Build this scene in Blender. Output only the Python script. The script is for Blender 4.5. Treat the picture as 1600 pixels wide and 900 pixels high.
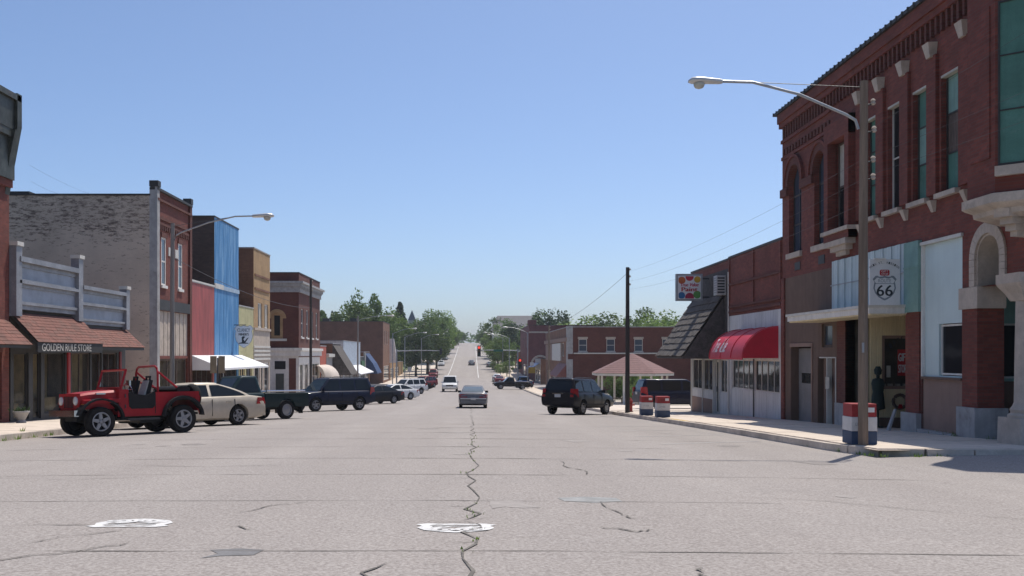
import bpy, bmesh, math, random
from math import sin, cos, pi, radians, sqrt, atan2, tan
from mathutils import Vector, Matrix
rnd = random.Random(66)
for o in list(bpy.data.objects):
    bpy.data.objects.remove(o)
scene = bpy.context.scene
C = scene.collection

# ------------------------------------------------------------------ camera, sky, sun, exposure
CAMZ = 1.2
cam_d = bpy.data.cameras.new('camera')
cam = bpy.data.objects.new('camera', cam_d); C.objects.link(cam)
cam.location = (0, 0, CAMZ); cam.rotation_euler = (pi / 2, 0, 0)
cam_d.sensor_width = 36; cam_d.lens = 36.0
cam_d.shift_x = (800 - 735) / 1600; cam_d.shift_y = (553 - 450) / 1600
cam_d.clip_start = 0.2; cam_d.clip_end = 9000
scene.camera = cam

SUN = Vector((.24, .42, 1)).normalized()
world = bpy.data.worlds.new('World'); scene.world = world; world.use_nodes = True
wn = world.node_tree.nodes; wl = world.node_tree.links
sky = wn.new('ShaderNodeTexSky'); sky.sky_type = 'NISHITA'; sky.sun_disc = False
sky.sun_elevation = math.asin(SUN.z); sky.sun_rotation = atan2(SUN.x, SUN.y)
sky.altitude = 0; sky.air_density = .75; sky.dust_density = 1.35; sky.ozone_density = 6
wl.new(sky.outputs[0], wn['Background'].inputs[0]); wn['Background'].inputs[1].default_value = .122
sun_d = bpy.data.lights.new('sun', 'SUN'); sun_d.energy = 3.7; sun_d.angle = radians(.53); sun_d.color = (1, .94, .85)
sun = bpy.data.objects.new('sun', sun_d); C.objects.link(sun)
sun.rotation_euler = (-SUN).to_track_quat('-Z', 'Y').to_euler()
vs = scene.view_settings
vs.view_transform = 'Standard'; vs.look = 'None'; vs.gamma = 1; vs.exposure = .25; vs.use_curve_mapping = False
scene.cycles.max_bounces = 6; scene.cycles.diffuse_bounces = 3; scene.cycles.glossy_bounces = 3
scene.cycles.transmission_bounces = 4; scene.cycles.transparent_max_bounces = 8
scene.cycles.caustics_reflective = False; scene.cycles.caustics_refractive = False

# ------------------------------------------------------------------ the lie of the land
PTS = [(-80, 2.64), (0, 0), (30, -.99), (64, -2.2), (100, -3.1), (130, -3.6), (160, -3.95), (192, -4.05), (240, -3.3), (290, -1.7),
       (380, 1.9), (470, 5.9), (520, 6.5), (600, 5.0), (800, -5), (1500, -25), (5000, -40)]
def G(y):
    if y <= PTS[0][0]: return PTS[0][1]
    for i in range(len(PTS) - 1):
        if y <= PTS[i + 1][0]: break
    else: return PTS[-1][1]
    def sl(k):
        a = PTS[max(0, k - 1)]; b = PTS[min(len(PTS) - 1, k + 1)]
        return (b[1] - a[1]) / (b[0] - a[0])
    (x0, y0), (x1, y1) = PTS[i], PTS[i + 1]
    h = x1 - x0; t = (y - x0) / h
    return (2*t**3 - 3*t*t + 1)*y0 + (t**3 - 2*t*t + t)*h*sl(i) + (-2*t**3 + 3*t*t)*y1 + (t**3 - t*t)*h*sl(i + 1)
def zroad(x, y):
    k = (x + 1.9) / 9.5
    return G(y) - .12 * min(1, k * k)
def YL(px, X=15.7): return 1600 * X / (735 - px)     # distance along the left building line
def YR(px, X=11.7): return 1600 * X / (px - 735)     # distance along the right building line
def zr(py, Y): return CAMZ + (553 - py) * Y / 1600    # height of a level seen at that distance

# ------------------------------------------------------------------ mesh helpers
WT = {}
V = Vector
class MB:
    def __init__(s): s.v = []; s.f = []
    def poly(s, pts):
        n = len(s.v); s.v += [tuple(p) for p in pts]; s.f.append(tuple(range(n, n + len(pts)))); return s
    def box(s, x0, x1, y0, y1, z0, z1):
        n = len(s.v)
        s.v += [(x0, y0, z0), (x1, y0, z0), (x1, y1, z0), (x0, y1, z0), (x0, y0, z1), (x1, y0, z1), (x1, y1, z1), (x0, y1, z1)]
        for f in ((0, 3, 2, 1), (4, 5, 6, 7), (0, 1, 5, 4), (1, 2, 6, 5), (2, 3, 7, 6), (3, 0, 4, 7)): s.f.append(tuple(n + i for i in f))
        return s
    def hexa(s, p):
        n = len(s.v); s.v += [tuple(q) for q in p]
        for f in ((0, 3, 2, 1), (4, 5, 6, 7), (0, 1, 5, 4), (1, 2, 6, 5), (2, 3, 7, 6), (3, 0, 4, 7)): s.f.append(tuple(n + i for i in f))
        return s
    def bx(s, fr, u0, u1, v0, v1, d0, d1):
        P = fr.P
        return s.hexa([P(u0, v0, d0), P(u1, v0, d0), P(u1, v0, d1), P(u0, v0, d1), P(u0, v1, d0), P(u1, v1, d0), P(u1, v1, d1), P(u0, v1, d1)])
    def prism(s, pts, d):
        d = V(d); pts = [V(p) for p in pts]; k = len(pts); n = len(s.v)
        s.v += [tuple(p) for p in pts] + [tuple(p + d) for p in pts]
        s.f.append(tuple(range(n + k - 1, n - 1, -1))); s.f.append(tuple(range(n + k, n + 2 * k)))
        for i in range(k): j = (i + 1) % k; s.f.append((n + i, n + j, n + k + j, n + k + i))
        return s
    def rings(s, rs, cap=True, closed=True):
        n = len(s.v); k = len(rs[0])
        for r in rs: s.v += [tuple(p) for p in r]
        for a in range(len(rs) - 1):
            for i in range(k if closed else k - 1):
                j = (i + 1) % k
                s.f.append((n + a*k + i, n + a*k + j, n + (a + 1)*k + j, n + (a + 1)*k + i))
        if cap:
            s.f.append(tuple(range(n + k - 1, n - 1, -1))); s.f.append(tuple(n + (len(rs) - 1)*k + i for i in range(k)))
        return s
    def tube(s, path, r, n=8):
        path = [V(p) for p in path]; rs = []
        rr = r if isinstance(r, (list, tuple)) else [r] * len(path)
        for i, p in enumerate(path):
            t = (path[min(i + 1, len(path) - 1)] - path[max(i - 1, 0)]).normalized()
            up = V((0, 0, 1)) if abs(t.z) < .9 else V((1, 0, 0))
            a = t.cross(up).normalized(); b = a.cross(t).normalized()
            rs.append([p + (a * cos(2*pi*k/n) + b * sin(2*pi*k/n)) * rr[i] for k in range(n)])
        return s.rings(rs)
    def lathe(s, c, prof, n=16, axis='z', a0=0, cap=True):
        c = V(c); rs = []
        for r, h in prof:
            ring = []
            for k in range(n):
                a = a0 + 2*pi*k/n
                if axis == 'z': ring.append(c + V((r*cos(a), r*sin(a), h)))
                elif axis == 'y': ring.append(c + V((r*cos(a), h, r*sin(a))))
                else: ring.append(c + V((h, r*cos(a), r*sin(a))))
            rs.append(ring)
        return s.rings(rs, cap)
    def build(s, name, mat, parent=None, smooth=0, local=False, fix=True):
        me = bpy.data.meshes.new(name); me.from_pydata(s.v, [], s.f); me.update()
        if fix:
            bm = bmesh.new(); bm.from_mesh(me); bmesh.ops.recalc_face_normals(bm, faces=bm.faces); bm.to_mesh(me); bm.free()
        if mat is not None: me.materials.append(mat)
        if smooth:
            me.shade_smooth(); me.set_sharp_from_angle(angle=radians(smooth))
        o = bpy.data.objects.new(name, me); C.objects.link(o); WT[o] = V((0, 0, 0))
        if parent is not None:
            o.parent = parent
            if local: WT[o] = WT[parent]
            else: o.location = -WT[parent]
        return o
class Fr:
    """frame of a wall: u along it, v up, d out of it"""
    def __init__(s, o, u, n): s.o = V(o); s.u = V(u); s.n = V(n)
    def P(s, u, v, d=0): return s.o + s.u * u + V((0, 0, v)) + s.n * d
def FX(X, n): return Fr((X, 0, 0), (0, 1, 0), (n, 0, 0))       # wall along the street facing +X / -X
def FY(Y): return Fr((0, Y, 0), (1, 0, 0), (0, -1, 0))          # wall facing the camera
def FYb(Y): return Fr((0, Y, 0), (1, 0, 0), (0, 1, 0))
def panel(mb, fr, u0, u1, v0, v1, holes=(), depth=.18):
    us = sorted({u0, u1, *[h[0] for h in holes], *[h[1] for h in holes]}); vz = sorted({v0, v1, *[h[2] for h in holes], *[h[3] for h in holes]})
    us = [u for u in us if u0 <= u <= u1]; vz = [v for v in vz if v0 <= v <= v1]
    for a, b in zip(us, us[1:]):
        for c, d in zip(vz, vz[1:]):
            m = ((a + b)/2, (c + d)/2)
            if any(h[0] < m[0] < h[1] and h[2] < m[1] < h[3] for h in holes): continue
            mb.poly([fr.P(a, c), fr.P(b, c), fr.P(b, d), fr.P(a, d)])
    for a, b, c, d in [h[:4] for h in holes]:
        for p, q in (((a, c), (b, c)), ((b, c), (b, d)), ((b, d), (a, d)), ((a, d), (a, c))):
            mb.poly([fr.P(*p), fr.P(*q), fr.P(*q, -depth), fr.P(*p, -depth)])
    return mb
def thing(name, label, cat, loc=(0, 0, 0), group=None):
    o = bpy.data.objects.new(name, None); C.objects.link(o); o.location = loc; o.empty_display_size = .3
    WT[o] = V(loc); tag(o, label, cat, group); return o
def tag(o, label=None, cat=None, group=None, kind=None):
    if label: o['label'] = label
    if cat: o['category'] = cat
    if group: o['group'] = group
    if kind: o['kind'] = kind
    return o
def st(o): o['kind'] = 'structure'; return o
def copy_tree(o, parent=None):
    c = o.copy(); C.objects.link(c); c.parent = parent; WT[c] = WT[o].copy()
    for ch in list(o.children): copy_tree(ch, c)
    return c
def strips(mb, path, w, zf, lift):
    """ribbon laid on the ground along path, width w (or list)"""
    L, Rr = [], []
    for i, p in enumerate(path):
        a = V(path[max(0, i - 1)]); b = V(path[min(len(path) - 1, i + 1)])
        t = (b - a); t = V((t.x, t.y)).normalized(); nn = V((-t.y, t.x)); ww = w[i] if isinstance(w, (list, tuple)) else w
        for lst, sg in ((L, 1), (Rr, -1)):
            q = V(p).to_2d() + nn * sg * ww / 2; lst.append((q.x, q.y, zf(q.x, q.y) + lift))
    for i in range(len(path) - 1): mb.poly([L[i], L[i + 1], Rr[i + 1], Rr[i]])
    return mb

# ------------------------------------------------------------------ materials
MAT = {}
def nt(name):
    m = bpy.data.materials.new(name); m.use_nodes = True; t = m.node_tree
    b = t.nodes['Principled BSDF']; return m, t, t.nodes, t.links, b
def ramp_mix(t, fac, a, b):
    n = t.nodes.new('ShaderNodeMix'); n.data_type = 'RGBA'
    if isinstance(fac, (int, float)): n.inputs[0].default_value = fac
    else: t.links.new(fac, n.inputs[0])
    for i, c in ((6, a), (7, b)):
        if isinstance(c, (tuple, list)): n.inputs[i].default_value = (*c[:3], 1)
        else: t.links.new(c, n.inputs[i])
    return n.outputs[2]
def noise(t, vec, scale, detail=4, rough=.6, lo=.35, hi=.65):
    n = t.nodes.new('ShaderNodeTexNoise'); n.inputs['Scale'].default_value = scale; n.inputs['Detail'].default_value = detail
    n.inputs['Roughness'].default_value = rough; t.links.new(vec, n.inputs['Vector'])
    m = t.nodes.new('ShaderNodeMapRange'); m.inputs[1].default_value = lo; m.inputs[2].default_value = hi; t.links.new(n.outputs[0], m.inputs[0])
    return m.outputs[0]
def scaled(t, vec, s):
    m = t.nodes.new('ShaderNodeMapping'); m.inputs['Scale'].default_value = s; t.links.new(vec, m.inputs[0]); return m.outputs[0]
def bump(t, b, h, strength, dist=.02):
    n = t.nodes.new('ShaderNodeBump'); n.inputs['Strength'].default_value = strength; n.inputs['Distance'].default_value = dist
    t.links.new(h, n.inputs['Height']); t.links.new(n.outputs[0], b.inputs['Normal'])
def mul(c, k): return tuple(min(1, x * k) for x in c)
def M(name, c, rough=.75, metal=0, var=.22, scale=2.5, fine=30, stretch=(1, 1, 1), dirt=None, dirt_lo=.55, dirt_hi=.75, dscale=1.2, bmp=.15, coat=0, spec=.5, streak=0):
    if name in MAT: return MAT[name]
    m, t, N, L, b = nt(name)
    tc = N.new('ShaderNodeTexCoord').outputs['Object']; vec = scaled(t, tc, stretch)
    f1 = noise(t, vec, scale); f2 = noise(t, vec, fine, 2)
    col = ramp_mix(t, f1, mul(c, 1 - var), mul(c, 1 + var * .7))
    col = ramp_mix(t, f2, col, ramp_mix(t, .5, col, mul(c, 1 - var)))
    if dirt is not None:
        col = ramp_mix(t, noise(t, vec, dscale, 8, .7, dirt_lo, dirt_hi), col, dirt)
    if streak:      # rain streaks and grime
        sk = noise(t, scaled(t, tc, (5, 5, .22)), 1.1, 6, .65, .45, .8); mm = t.nodes.new('ShaderNodeMath'); mm.operation = 'MULTIPLY'; L.new(sk, mm.inputs[0]); mm.inputs[1].default_value = streak
        col = ramp_mix(t, mm.outputs[0], col, mul(c, .35))
    L.new(col, b.inputs['Base Color'])
    b.inputs['Roughness'].default_value = rough; b.inputs['Metallic'].default_value = metal; b.inputs['Coat Weight'].default_value = coat
    b.inputs['Coat Roughness'].default_value = .06; b.inputs['Specular IOR Level'].default_value = spec
    if bmp: bump(t, b, f2, bmp, .01)
    MAT[name] = m; return m
def brick(name, c1, c2, mortar, bw=.22, bh=.075, stain=None, lo=.5, hi=.8, top=None, dscale=.9):
    if name in MAT: return MAT[name]
    m, t, N, L, b = nt(name)
    tc = N.new('ShaderNodeTexCoord').outputs['Object']
    sp = N.new('ShaderNodeSeparateXYZ'); L.new(tc, sp.inputs[0])
    ad = N.new('ShaderNodeMath'); L.new(sp.outputs[0], ad.inputs[0]); L.new(sp.outputs[1], ad.inputs[1])
    cb = N.new('ShaderNodeCombineXYZ'); L.new(ad.outputs[0], cb.inputs[0]); L.new(sp.outputs[2], cb.inputs[1])
    br = N.new('ShaderNodeTexBrick'); L.new(cb.outputs[0], br.inputs['Vector'])
    br.inputs['Scale'].default_value = 1; br.inputs['Brick Width'].default_value = bw; br.inputs['Row Height'].default_value = bh
    br.inputs['Mortar Size'].default_value = .007; br.inputs['Mortar Smooth'].default_value = .3; br.inputs['Bias'].default_value = -.1
    br.inputs['Color1'].default_value = (*c1, 1); br.inputs['Color2'].default_value = (*c2, 1); br.inputs['Mortar'].default_value = (*mortar, 1)
    big = noise(t, tc, .8, 5); col = ramp_mix(t, big, br.outputs[0], ramp_mix(t, .45, br.outputs[0], mul(c1, .45)))
    if stain is not None:
        f = noise(t, scaled(t, tc, (1, 1, 2.0)), dscale * 2, 9, .72, lo, hi)
        if top is not None:      # paint that has weathered off in patches, most of them in a band under the parapet
            raw = noise(t, scaled(t, tc, (1, 1, 3.2)), dscale, 10, .72, 0, 1)
            mr = N.new('ShaderNodeMapRange'); mr.inputs[1].default_value = top[0]; mr.inputs[2].default_value = top[1]; L.new(sp.outputs[2], mr.inputs[0])
            wv = N.new('ShaderNodeMath'); wv.operation = 'MULTIPLY_ADD'; L.new(noise(t, tc, .5, 3, .6, 0, 1), wv.inputs[0]); wv.inputs[1].default_value = 1.6; wv.inputs[2].default_value = -.8
            zz = N.new('ShaderNodeMath'); L.new(sp.outputs[2], zz.inputs[0]); L.new(wv.outputs[0], zz.inputs[1]); L.new(zz.outputs[0], mr.inputs[0])
            sb = N.new('ShaderNodeMath'); sb.operation = 'MULTIPLY_ADD'; L.new(mr.outputs[0], sb.inputs[0]); sb.inputs[1].default_value = -top[2]; L.new(raw, sb.inputs[2])
            m2 = N.new('ShaderNodeMapRange'); m2.inputs[1].default_value = lo; m2.inputs[2].default_value = hi; L.new(sb.outputs[0], m2.inputs[0]); f = m2.outputs[0]
        col = ramp_mix(t, f, col, ramp_mix(t, noise(t, tc, .7), mul(stain, .88), mul(stain, 1.08)))
    L.new(col, b.inputs['Base Color']); b.inputs['Roughness'].default_value = .88
    bump(t, b, br.outputs['Fac'], -.35, .008)
    MAT[name] = m; return m
def glass(name, tint=(.02, .025, .03), rough=.04, see=0.0, spec=.28):
    if name in MAT: return MAT[name]
    m, t, N, L, b = nt(name)
    b.inputs['Base Color'].default_value = (*tint, 1); b.inputs['Roughness'].default_value = rough; b.inputs['Specular IOR Level'].default_value = spec
    if see:
        tr = N.new('ShaderNodeBsdfTransparent'); mx = N.new('ShaderNodeMixShader'); mx.inputs[0].default_value = see
        L.new(b.outputs[0], mx.inputs[1]); L.new(tr.outputs[0], mx.inputs[2]); L.new(mx.outputs[0], N['Material Output'].inputs[0])
    tc = N.new('ShaderNodeTexCoord').outputs['Object']; bump(t, b, noise(t, tc, 1.3, 2), .04, .02)
    MAT[name] = m; return m
def paint(name, c, metal=.0, rough=.35):
    if name in MAT: return MAT[name]
    m, t, N, L, b = nt(name)
    tc = N.new('ShaderNodeTexCoord').outputs['Object']
    col = ramp_mix(t, noise(t, tc, 3, 5), c, mul(c, .82)); L.new(col, b.inputs['Base Color'])
    b.inputs['Metallic'].default_value = metal; b.inputs['Roughness'].default_value = rough
    b.inputs['Coat Weight'].default_value = .10; b.inputs['Coat Roughness'].default_value = .05; b.inputs['Specular IOR Level'].default_value = .15
    MAT[name] = m; return m
def emit(name, c, s):
    if name in MAT: return MAT[name]
    m, t, N, L, b = nt(name); b.inputs['Base Color'].default_value = (*c, 1); b.inputs['Emission Color'].default_value = (*c, 1); b.inputs['Emission Strength'].default_value = s
    MAT[name] = m; return m
def m_road():
    m, t, N, L, b = nt('worn_asphalt')
    tc = N.new('ShaderNodeTexCoord').outputs['Object']
    streak = noise(t, scaled(t, tc, (1, .10, 1)), .8, 6, .6, .32, .68); blot = noise(t, tc, .35, 6, .62, .35, .68)
    col = ramp_mix(t, streak, (.295, .254, .228), (.392, .347, .315)); col = ramp_mix(t, blot, col, ramp_mix(t, .5, col, (.255, .228, .212)))
    wv = N.new('ShaderNodeTexWave'); wv.bands_direction = 'X'; wv.inputs['Scale'].default_value = .092; wv.inputs['Distortion'].default_value = 1.6; wv.inputs['Detail'].default_value = 3; wv.inputs['Detail Scale'].default_value = .6; L.new(scaled(t, tc, (1, .06, 1)), wv.inputs['Vector'])
    lane = N.new('ShaderNodeMath'); lane.operation = 'MULTIPLY'; L.new(wv.outputs[1], lane.inputs[0]); lane.inputs[1].default_value = .38; col = ramp_mix(t, lane.outputs[0], col, (.255, .22, .198))
    gr = noise(t, tc, 34, 3, .7, .36, .64); col = ramp_mix(t, gr, ramp_mix(t, .62, col, (.19, .168, .155)), ramp_mix(t, .36, col, (.56, .53, .50)))
    vo = N.new('ShaderNodeTexVoronoi'); vo.inputs['Scale'].default_value = 60; L.new(tc, vo.inputs['Vector'])
    pit = N.new('ShaderNodeMapRange'); pit.inputs[1].default_value = .05; pit.inputs[2].default_value = .3; L.new(vo.outputs[0], pit.inputs[0])
    col = ramp_mix(t, pit.outputs[0], ramp_mix(t, .35, col, (.14, .125, .12)), col)
    oil = noise(t, scaled(t, tc, (1, .4, 1)), .9, 6, .7, .62, .8); col = ramp_mix(t, oil, col, ramp_mix(t, .3, col, (.12, .11, .105)))
    L.new(col, b.inputs['Base Color']); b.inputs['Roughness'].default_value = .9; b.inputs['Specular IOR Level'].default_value = .25
    bump(t, b, gr, .5, .006); MAT['road'] = m; return m
def m_stripes(name, c, freq, axis=1, depth=.6, rough=.6, var=.2, dirt=None):
    """corrugated or boarded sheet: vertical grooves by bump"""
    m = M(name, c, rough, var=var, dirt=dirt, bmp=0, stretch=(1, 1, .25)); t = m.node_tree; b = t.nodes['Principled BSDF']
    tc = t.nodes.new('ShaderNodeTexCoord').outputs['Object']; w = t.nodes.new('ShaderNodeTexWave'); w.bands_direction = 'XYZ'[axis]
    w.inputs['Scale'].default_value = freq; t.links.new(tc, w.inputs['Vector']); bump(t, b, w.outputs[1], depth, .03); return m
def m_leaf(name, a, b2):
    m, t, N, L, b = nt(name)
    oi = N.new('ShaderNodeObjectInfo'); tc = N.new('ShaderNodeTexCoord').outputs['Object']
    col = ramp_mix(t, noise(t, tc, .55, 3), a, b2); col = ramp_mix(t, noise(t, tc, 9, 2), col, ramp_mix(t, .5, col, mul(a, .5)))
    hs = N.new('ShaderNodeHueSaturation'); mr = N.new('ShaderNodeMapRange'); mr.inputs[3].default_value = .7; mr.inputs[4].default_value = 1.25
    L.new(oi.outputs['Random'], mr.inputs[0]); L.new(mr.outputs[0], hs.inputs['Value']); L.new(col, hs.inputs['Color'])
    L.new(hs.outputs[0], b.inputs['Base Color']); b.inputs['Roughness'].default_value = .6; b.inputs['Specular IOR Level'].default_value = .25
    tl = N.new('ShaderNodeBsdfTranslucent'); L.new(hs.outputs[0], tl.inputs[0]); mx = N.new('ShaderNodeMixShader'); mx.inputs[0].default_value = .3
    L.new(b.outputs[0], mx.inputs[1]); L.new(tl.outputs[0], mx.inputs[2]); L.new(mx.outputs[0], N['Material Output'].inputs[0])
    MAT[name] = m; return m
m_road()
LEAF = m_leaf('leaf_green', (.11, .185, .045), (.19, .275, .07)); LEAFY = m_leaf('leaf_bright', (.16, .25, .055), (.25, .345, .085)); LEAFD = m_leaf('leaf_dark', (.05, .095, .035), (.085, .14, .05))
BARK = M('bark', (.10, .075, .055), .9, stretch=(1, 1, .2), scale=6)
CONC = M('pavement_concrete', (.66, .565, .47), .9, var=.13, scale=.9, fine=18, dirt=(.36, .305, .25), dirt_lo=.5, dirt_hi=.8)
KERB = M('kerb_concrete', (.56, .49, .42), .9, var=.25, scale=1.5, fine=14, dirt=(.30, .26, .22))
GRASS = M('ground_grass', (.11, .15, .045), .95, var=.35, scale=.25, fine=8, dirt=(.24, .20, .13), dscale=.15)
DIRT = M('lot_ground', (.40, .35, .28), .95, var=.25, scale=.5, fine=9, dirt=(.16, .19, .07), dscale=.4)
RED_B = brick('red_brick', (.165, .037, .025), (.25, .06, .04), (.13, .07, .055), stain=(.10, .035, .026), lo=.5, hi=.8)
RED_D = brick('dark_red_brick', (.115, .03, .021), (.165, .045, .03), (.11, .065, .05))
BROWN_B = brick('brown_brick', (.20, .08, .045), (.27, .12, .06), (.2, .15, .1))
TAN_B = brick('tan_brick', (.42, .25, .11), (.50, .31, .15), (.4, .32, .22))
BEIGE = brick('beige_painted_brick', (.14, .10, .08), (.19, .13, .105), (.24, .2, .17), stain=(.56, .46, .365), lo=.31, hi=.43, top=(6.4, 7.6, .10), dscale=3.3)
BLACKW = brick('black_tarred_brick', (.05, .035, .032), (.085, .055, .048), (.06, .05, .045))
REDP = m_stripes('red_painted_boards', (.40, .085, .075), 3.2, 1, .5, .6, .3, dirt=(.27, .06, .055))
BLUEP = M('blue_weathered_paint', (.052, .235, .50), .65, var=.25, stretch=(3, 3, .25), scale=1.6, dirt=(.30, .46, .62), dirt_lo=.5, dirt_hi=.72, dscale=1.6)
YELP = M('olive_yellow_stucco', (.48, .45, .25), .85, var=.12, dirt=(.36, .33, .17), streak=.4)
STONE = M('pale_limestone', (.50, .425, .355), .85, var=.18, scale=3, fine=22, dirt=(.27, .235, .20), dirt_lo=.55)
STONED = M('grey_limestone', (.40, .39, .385), .85, var=.2, scale=2.5, fine=20, dirt=(.2, .19, .17), streak=.4)
WHITE = M('white_paint', (.76, .73, .68), .6, var=.12, dirt=(.42, .40, .36), dirt_lo=.62, dirt_hi=.9, streak=.3)
WHITEW = M('white_peeling_boards', (.66, .66, .65), .7, var=.15, stretch=(2, 2, .4), dirt=(.30, .28, .26), dirt_lo=.58, dirt_hi=.72, dscale=2.2, streak=.4)
OFFW = M('off_white_trim', (.62, .60, .55), .65, var=.12)
ZINC = M('pressed_tin_cornice', (.31, .315, .335), .5, .25, var=.28, scale=1.6, fine=16, dirt=(.25, .26, .29), dirt_lo=.5)
ZINCP = M('blue_grey_tin_panel', (.35, .38, .44), .5, .2, var=.22, scale=1.2, dirt=(.33, .36, .4))
DARKT = M('dark_trim', (.035, .032, .03), .6)
BLACKG = M('black_trim', (.018, .017, .017), .7)  # plain black finish of the lettered awning valance
GREENT = M('verdigris_tin', (.065, .072, .06), .55, .3, var=.5, dirt=(.15, .12, .09))
BROWNST = M('brown_stucco', (.155, .098, .072), .9, var=.14, scale=1.5, dirt=(.11, .068, .052), streak=.4)
TANPAN = M('tan_brown_panel', (.29, .19, .15), .85, var=.12, scale=2, streak=.3)
LBLUE = M('pale_blue_panel', (.58, .70, .70), .5, var=.07, scale=.8, dirt=(.48, .60, .61), dirt_lo=.6, dirt_hi=.9, streak=.14)
CORR = m_stripes('pale_blue_corrugated', (.52, .61, .61), 2.2, 1, .4, .5, .15, dirt=(.38, .46, .47))
TEAL = M('teal_board', (.075, .20, .16), .75, var=.22, stretch=(1, 1, 1.5), scale=1.5, dirt=(.13, .25, .215), dirt_lo=.55, streak=.4)
TEALL = M('pale_teal_board', (.21, .36, .32), .75, var=.15, streak=.4)
BROWNBD = M('bare_board', (.12, .09, .075), .85, var=.35, stretch=(1, 5, 1))
CREAM = m_stripes('cream_boarding', (.74, .62, .38), 4.5, 0, .35, .7, .12)
WOOD = M('weathered_wood', (.23, .17, .125), .9, var=.32, stretch=(6, 6, .3), scale=2, fine=14, dirt=(.1, .075, .06), bmp=.4)
WOODD = M('dark_creosote_wood', (.05, .043, .04), .9, var=.3, stretch=(5, 5, .3))
SHAKE = M('grey_cedar_shake', (.11, .094, .082), .9, var=.4, scale=3, fine=20, dirt=(.06, .052, .047), bmp=.4)
SHAKES = M('dark_shingle_wall', (.075, .066, .064), .9, var=.4, scale=5, fine=14, bmp=.6)
SHRED = M('brown_red_shingle', (.20, .082, .06), .85, var=.22, scale=2.5, fine=16, dirt=(.15, .065, .05), bmp=.3)
SHREDB = M('brown_red_shingle_worn', (.17, .078, .058), .85, var=.22, scale=2.5, fine=16, bmp=.3)
GAZ = M('gazebo_shingle', (.22, .12, .11), .85, var=.15, scale=4, fine=20)
CANV_R = M('red_canvas', (.52, .012, .035), .55, var=.1, scale=3, dirt=(.42, .012, .03))
CANV_W = M('white_canvas', (.80, .80, .80), .6, var=.06)
CANV_B = M('cream_canvas', (.62, .53, .45), .7, var=.12)
CANV_N = M('navy_canvas', (.035, .065, .15), .6, var=.2)
ALU = M('cast_aluminium', (.58, .58, .57), .4, .5, var=.12)
STEEL = M('galvanised_steel', (.36, .37, .38), .45, .6, var=.15)
DSTEEL = M('dark_steel', (.06, .06, .065), .5, .4)
ROOFM = M('tar_roof', (.10, .095, .09), .95, var=.2)
GLASS = glass('dark_window_glass', (.016, .019, .022), .05, 0, .12); GLASSB = glass('sky_window_glass', (.05, .07, .10), .03); SHOPG = glass('shop_window_glass', (.03, .032, .03), .03, .62)
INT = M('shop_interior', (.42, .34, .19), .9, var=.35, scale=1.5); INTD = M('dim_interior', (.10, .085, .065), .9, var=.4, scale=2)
WPAINT = M('road_marking_paint', (.70, .69, .67), .8, var=.14, scale=8, dirt=(.40, .37, .35), dirt_lo=.50, dirt_hi=.68, dscale=7)
WPOLD = M('worn_marking_paint', (.47, .45, .43), .85, var=.15, dirt=(.34, .31, .305), dirt_lo=.42, dirt_hi=.6, dscale=5)
YPAINT = M('yellow_kerb_paint', (.58, .40, .12), .8, dirt=(.42, .36, .28), dirt_lo=.5)
JOINTM = M('joint_line', (.215, .193, .172), .95, var=.4, scale=6); CRACKM = M('crack_fill', (.165, .15, .13), .95, var=.4, scale=6); PATCH = M('patch_asphalt', (.19, .185, .185), .9, var=.25, scale=4, fine=40); PATCHL = M('patch_light', (.30, .30, .29), .8, var=.25, scale=5, fine=30)
SIGNW = M('sign_white', (.72, .72, .72), .5, var=.06); SIGNR = M('sign_red', (.42, .015, .02), .5, var=.08); SIGNK = M('sign_black', (.02, .025, .03), .5); SIGNG = M('sign_grey', (.24, .27, .30), .5)
TYRE = M('tyre_rubber', (.022, .021, .021), .9, var=.3, spec=.15); RIM = M('wheel_alloy', (.29, .29, .30), .35, .15, var=.1); CHROME = M('chrome', (.62, .62, .63), .15, 1, var=.05, bmp=0)
PLAST = M('black_plastic', (.02, .02, .021), .65, spec=.2); CGLASS = glass('car_glass', (.015, .02, .024), .02); CGLASS_S = glass('car_glass_clear', (.03, .04, .04), .02, .55)
LAMPR = M('tail_lamp_red', (.30, .012, .015), .25, var=.1, bmp=0); LAMPC = M('headlamp_glass', (.62, .63, .64), .12, var=.05, bmp=0); LAMPO = M('amber_lamp', (.6, .2, .03), .3, bmp=0)
UNDER = M('underbody', (.02, .02, .02), .9); PLATE = M('number_plate', (.5, .52, .55), .5)
BINR = M('bin_red_paint', (.33, .028, .03), .7, var=.2, dirt=(.2, .03, .03)); BINW = M('bin_white_paint', (.62, .61, .60), .7, var=.1, dirt=(.4, .38, .36)); BINB = M('bin_navy_paint', (.045, .075, .14), .7, var=.2, dirt=(.08, .1, .14))
CURT = M('pale_blind', (.5, .48, .42), .8)
GARD = M('grey_roller_door', (.20, .195, .195), .6, var=.15)
# ------------------------------------------------------------------ ground, roads, pavements
def frange(a, b, s):
    r = []; x = a
    while x < b - 1e-6: r.append(x); x += s
    return r + [b]
def sheet(name, x0, x1, ys, nx, zf, mat, kind=True):
    mb = MB(); f0 = x0 if callable(x0) else (lambda y: x0); f1 = x1 if callable(x1) else (lambda y: x1)
    for j, y in enumerate(ys):
        for i in range(nx + 1):
            x = f0(y) + (f1(y) - f0(y)) * i / nx; mb.v.append((x, y, zf(x, y)))
    for j in range(len(ys) - 1):
        for i in range(nx): a = j*(nx + 1) + i; mb.f.append((a, a + 1, a + nx + 2, a + nx + 1))
    o = mb.build(name, mat, smooth=60, fix=False)
    return st(o) if kind else o
def lerp(a, b, t): return a + (b - a) * max(0, min(1, t))
EL = lambda y: lerp(-11.5, -9.3, (y - 165) / 25)
ER = lambda y: lerp(7.6, 6.3, (y - 165) / 25)
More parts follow.
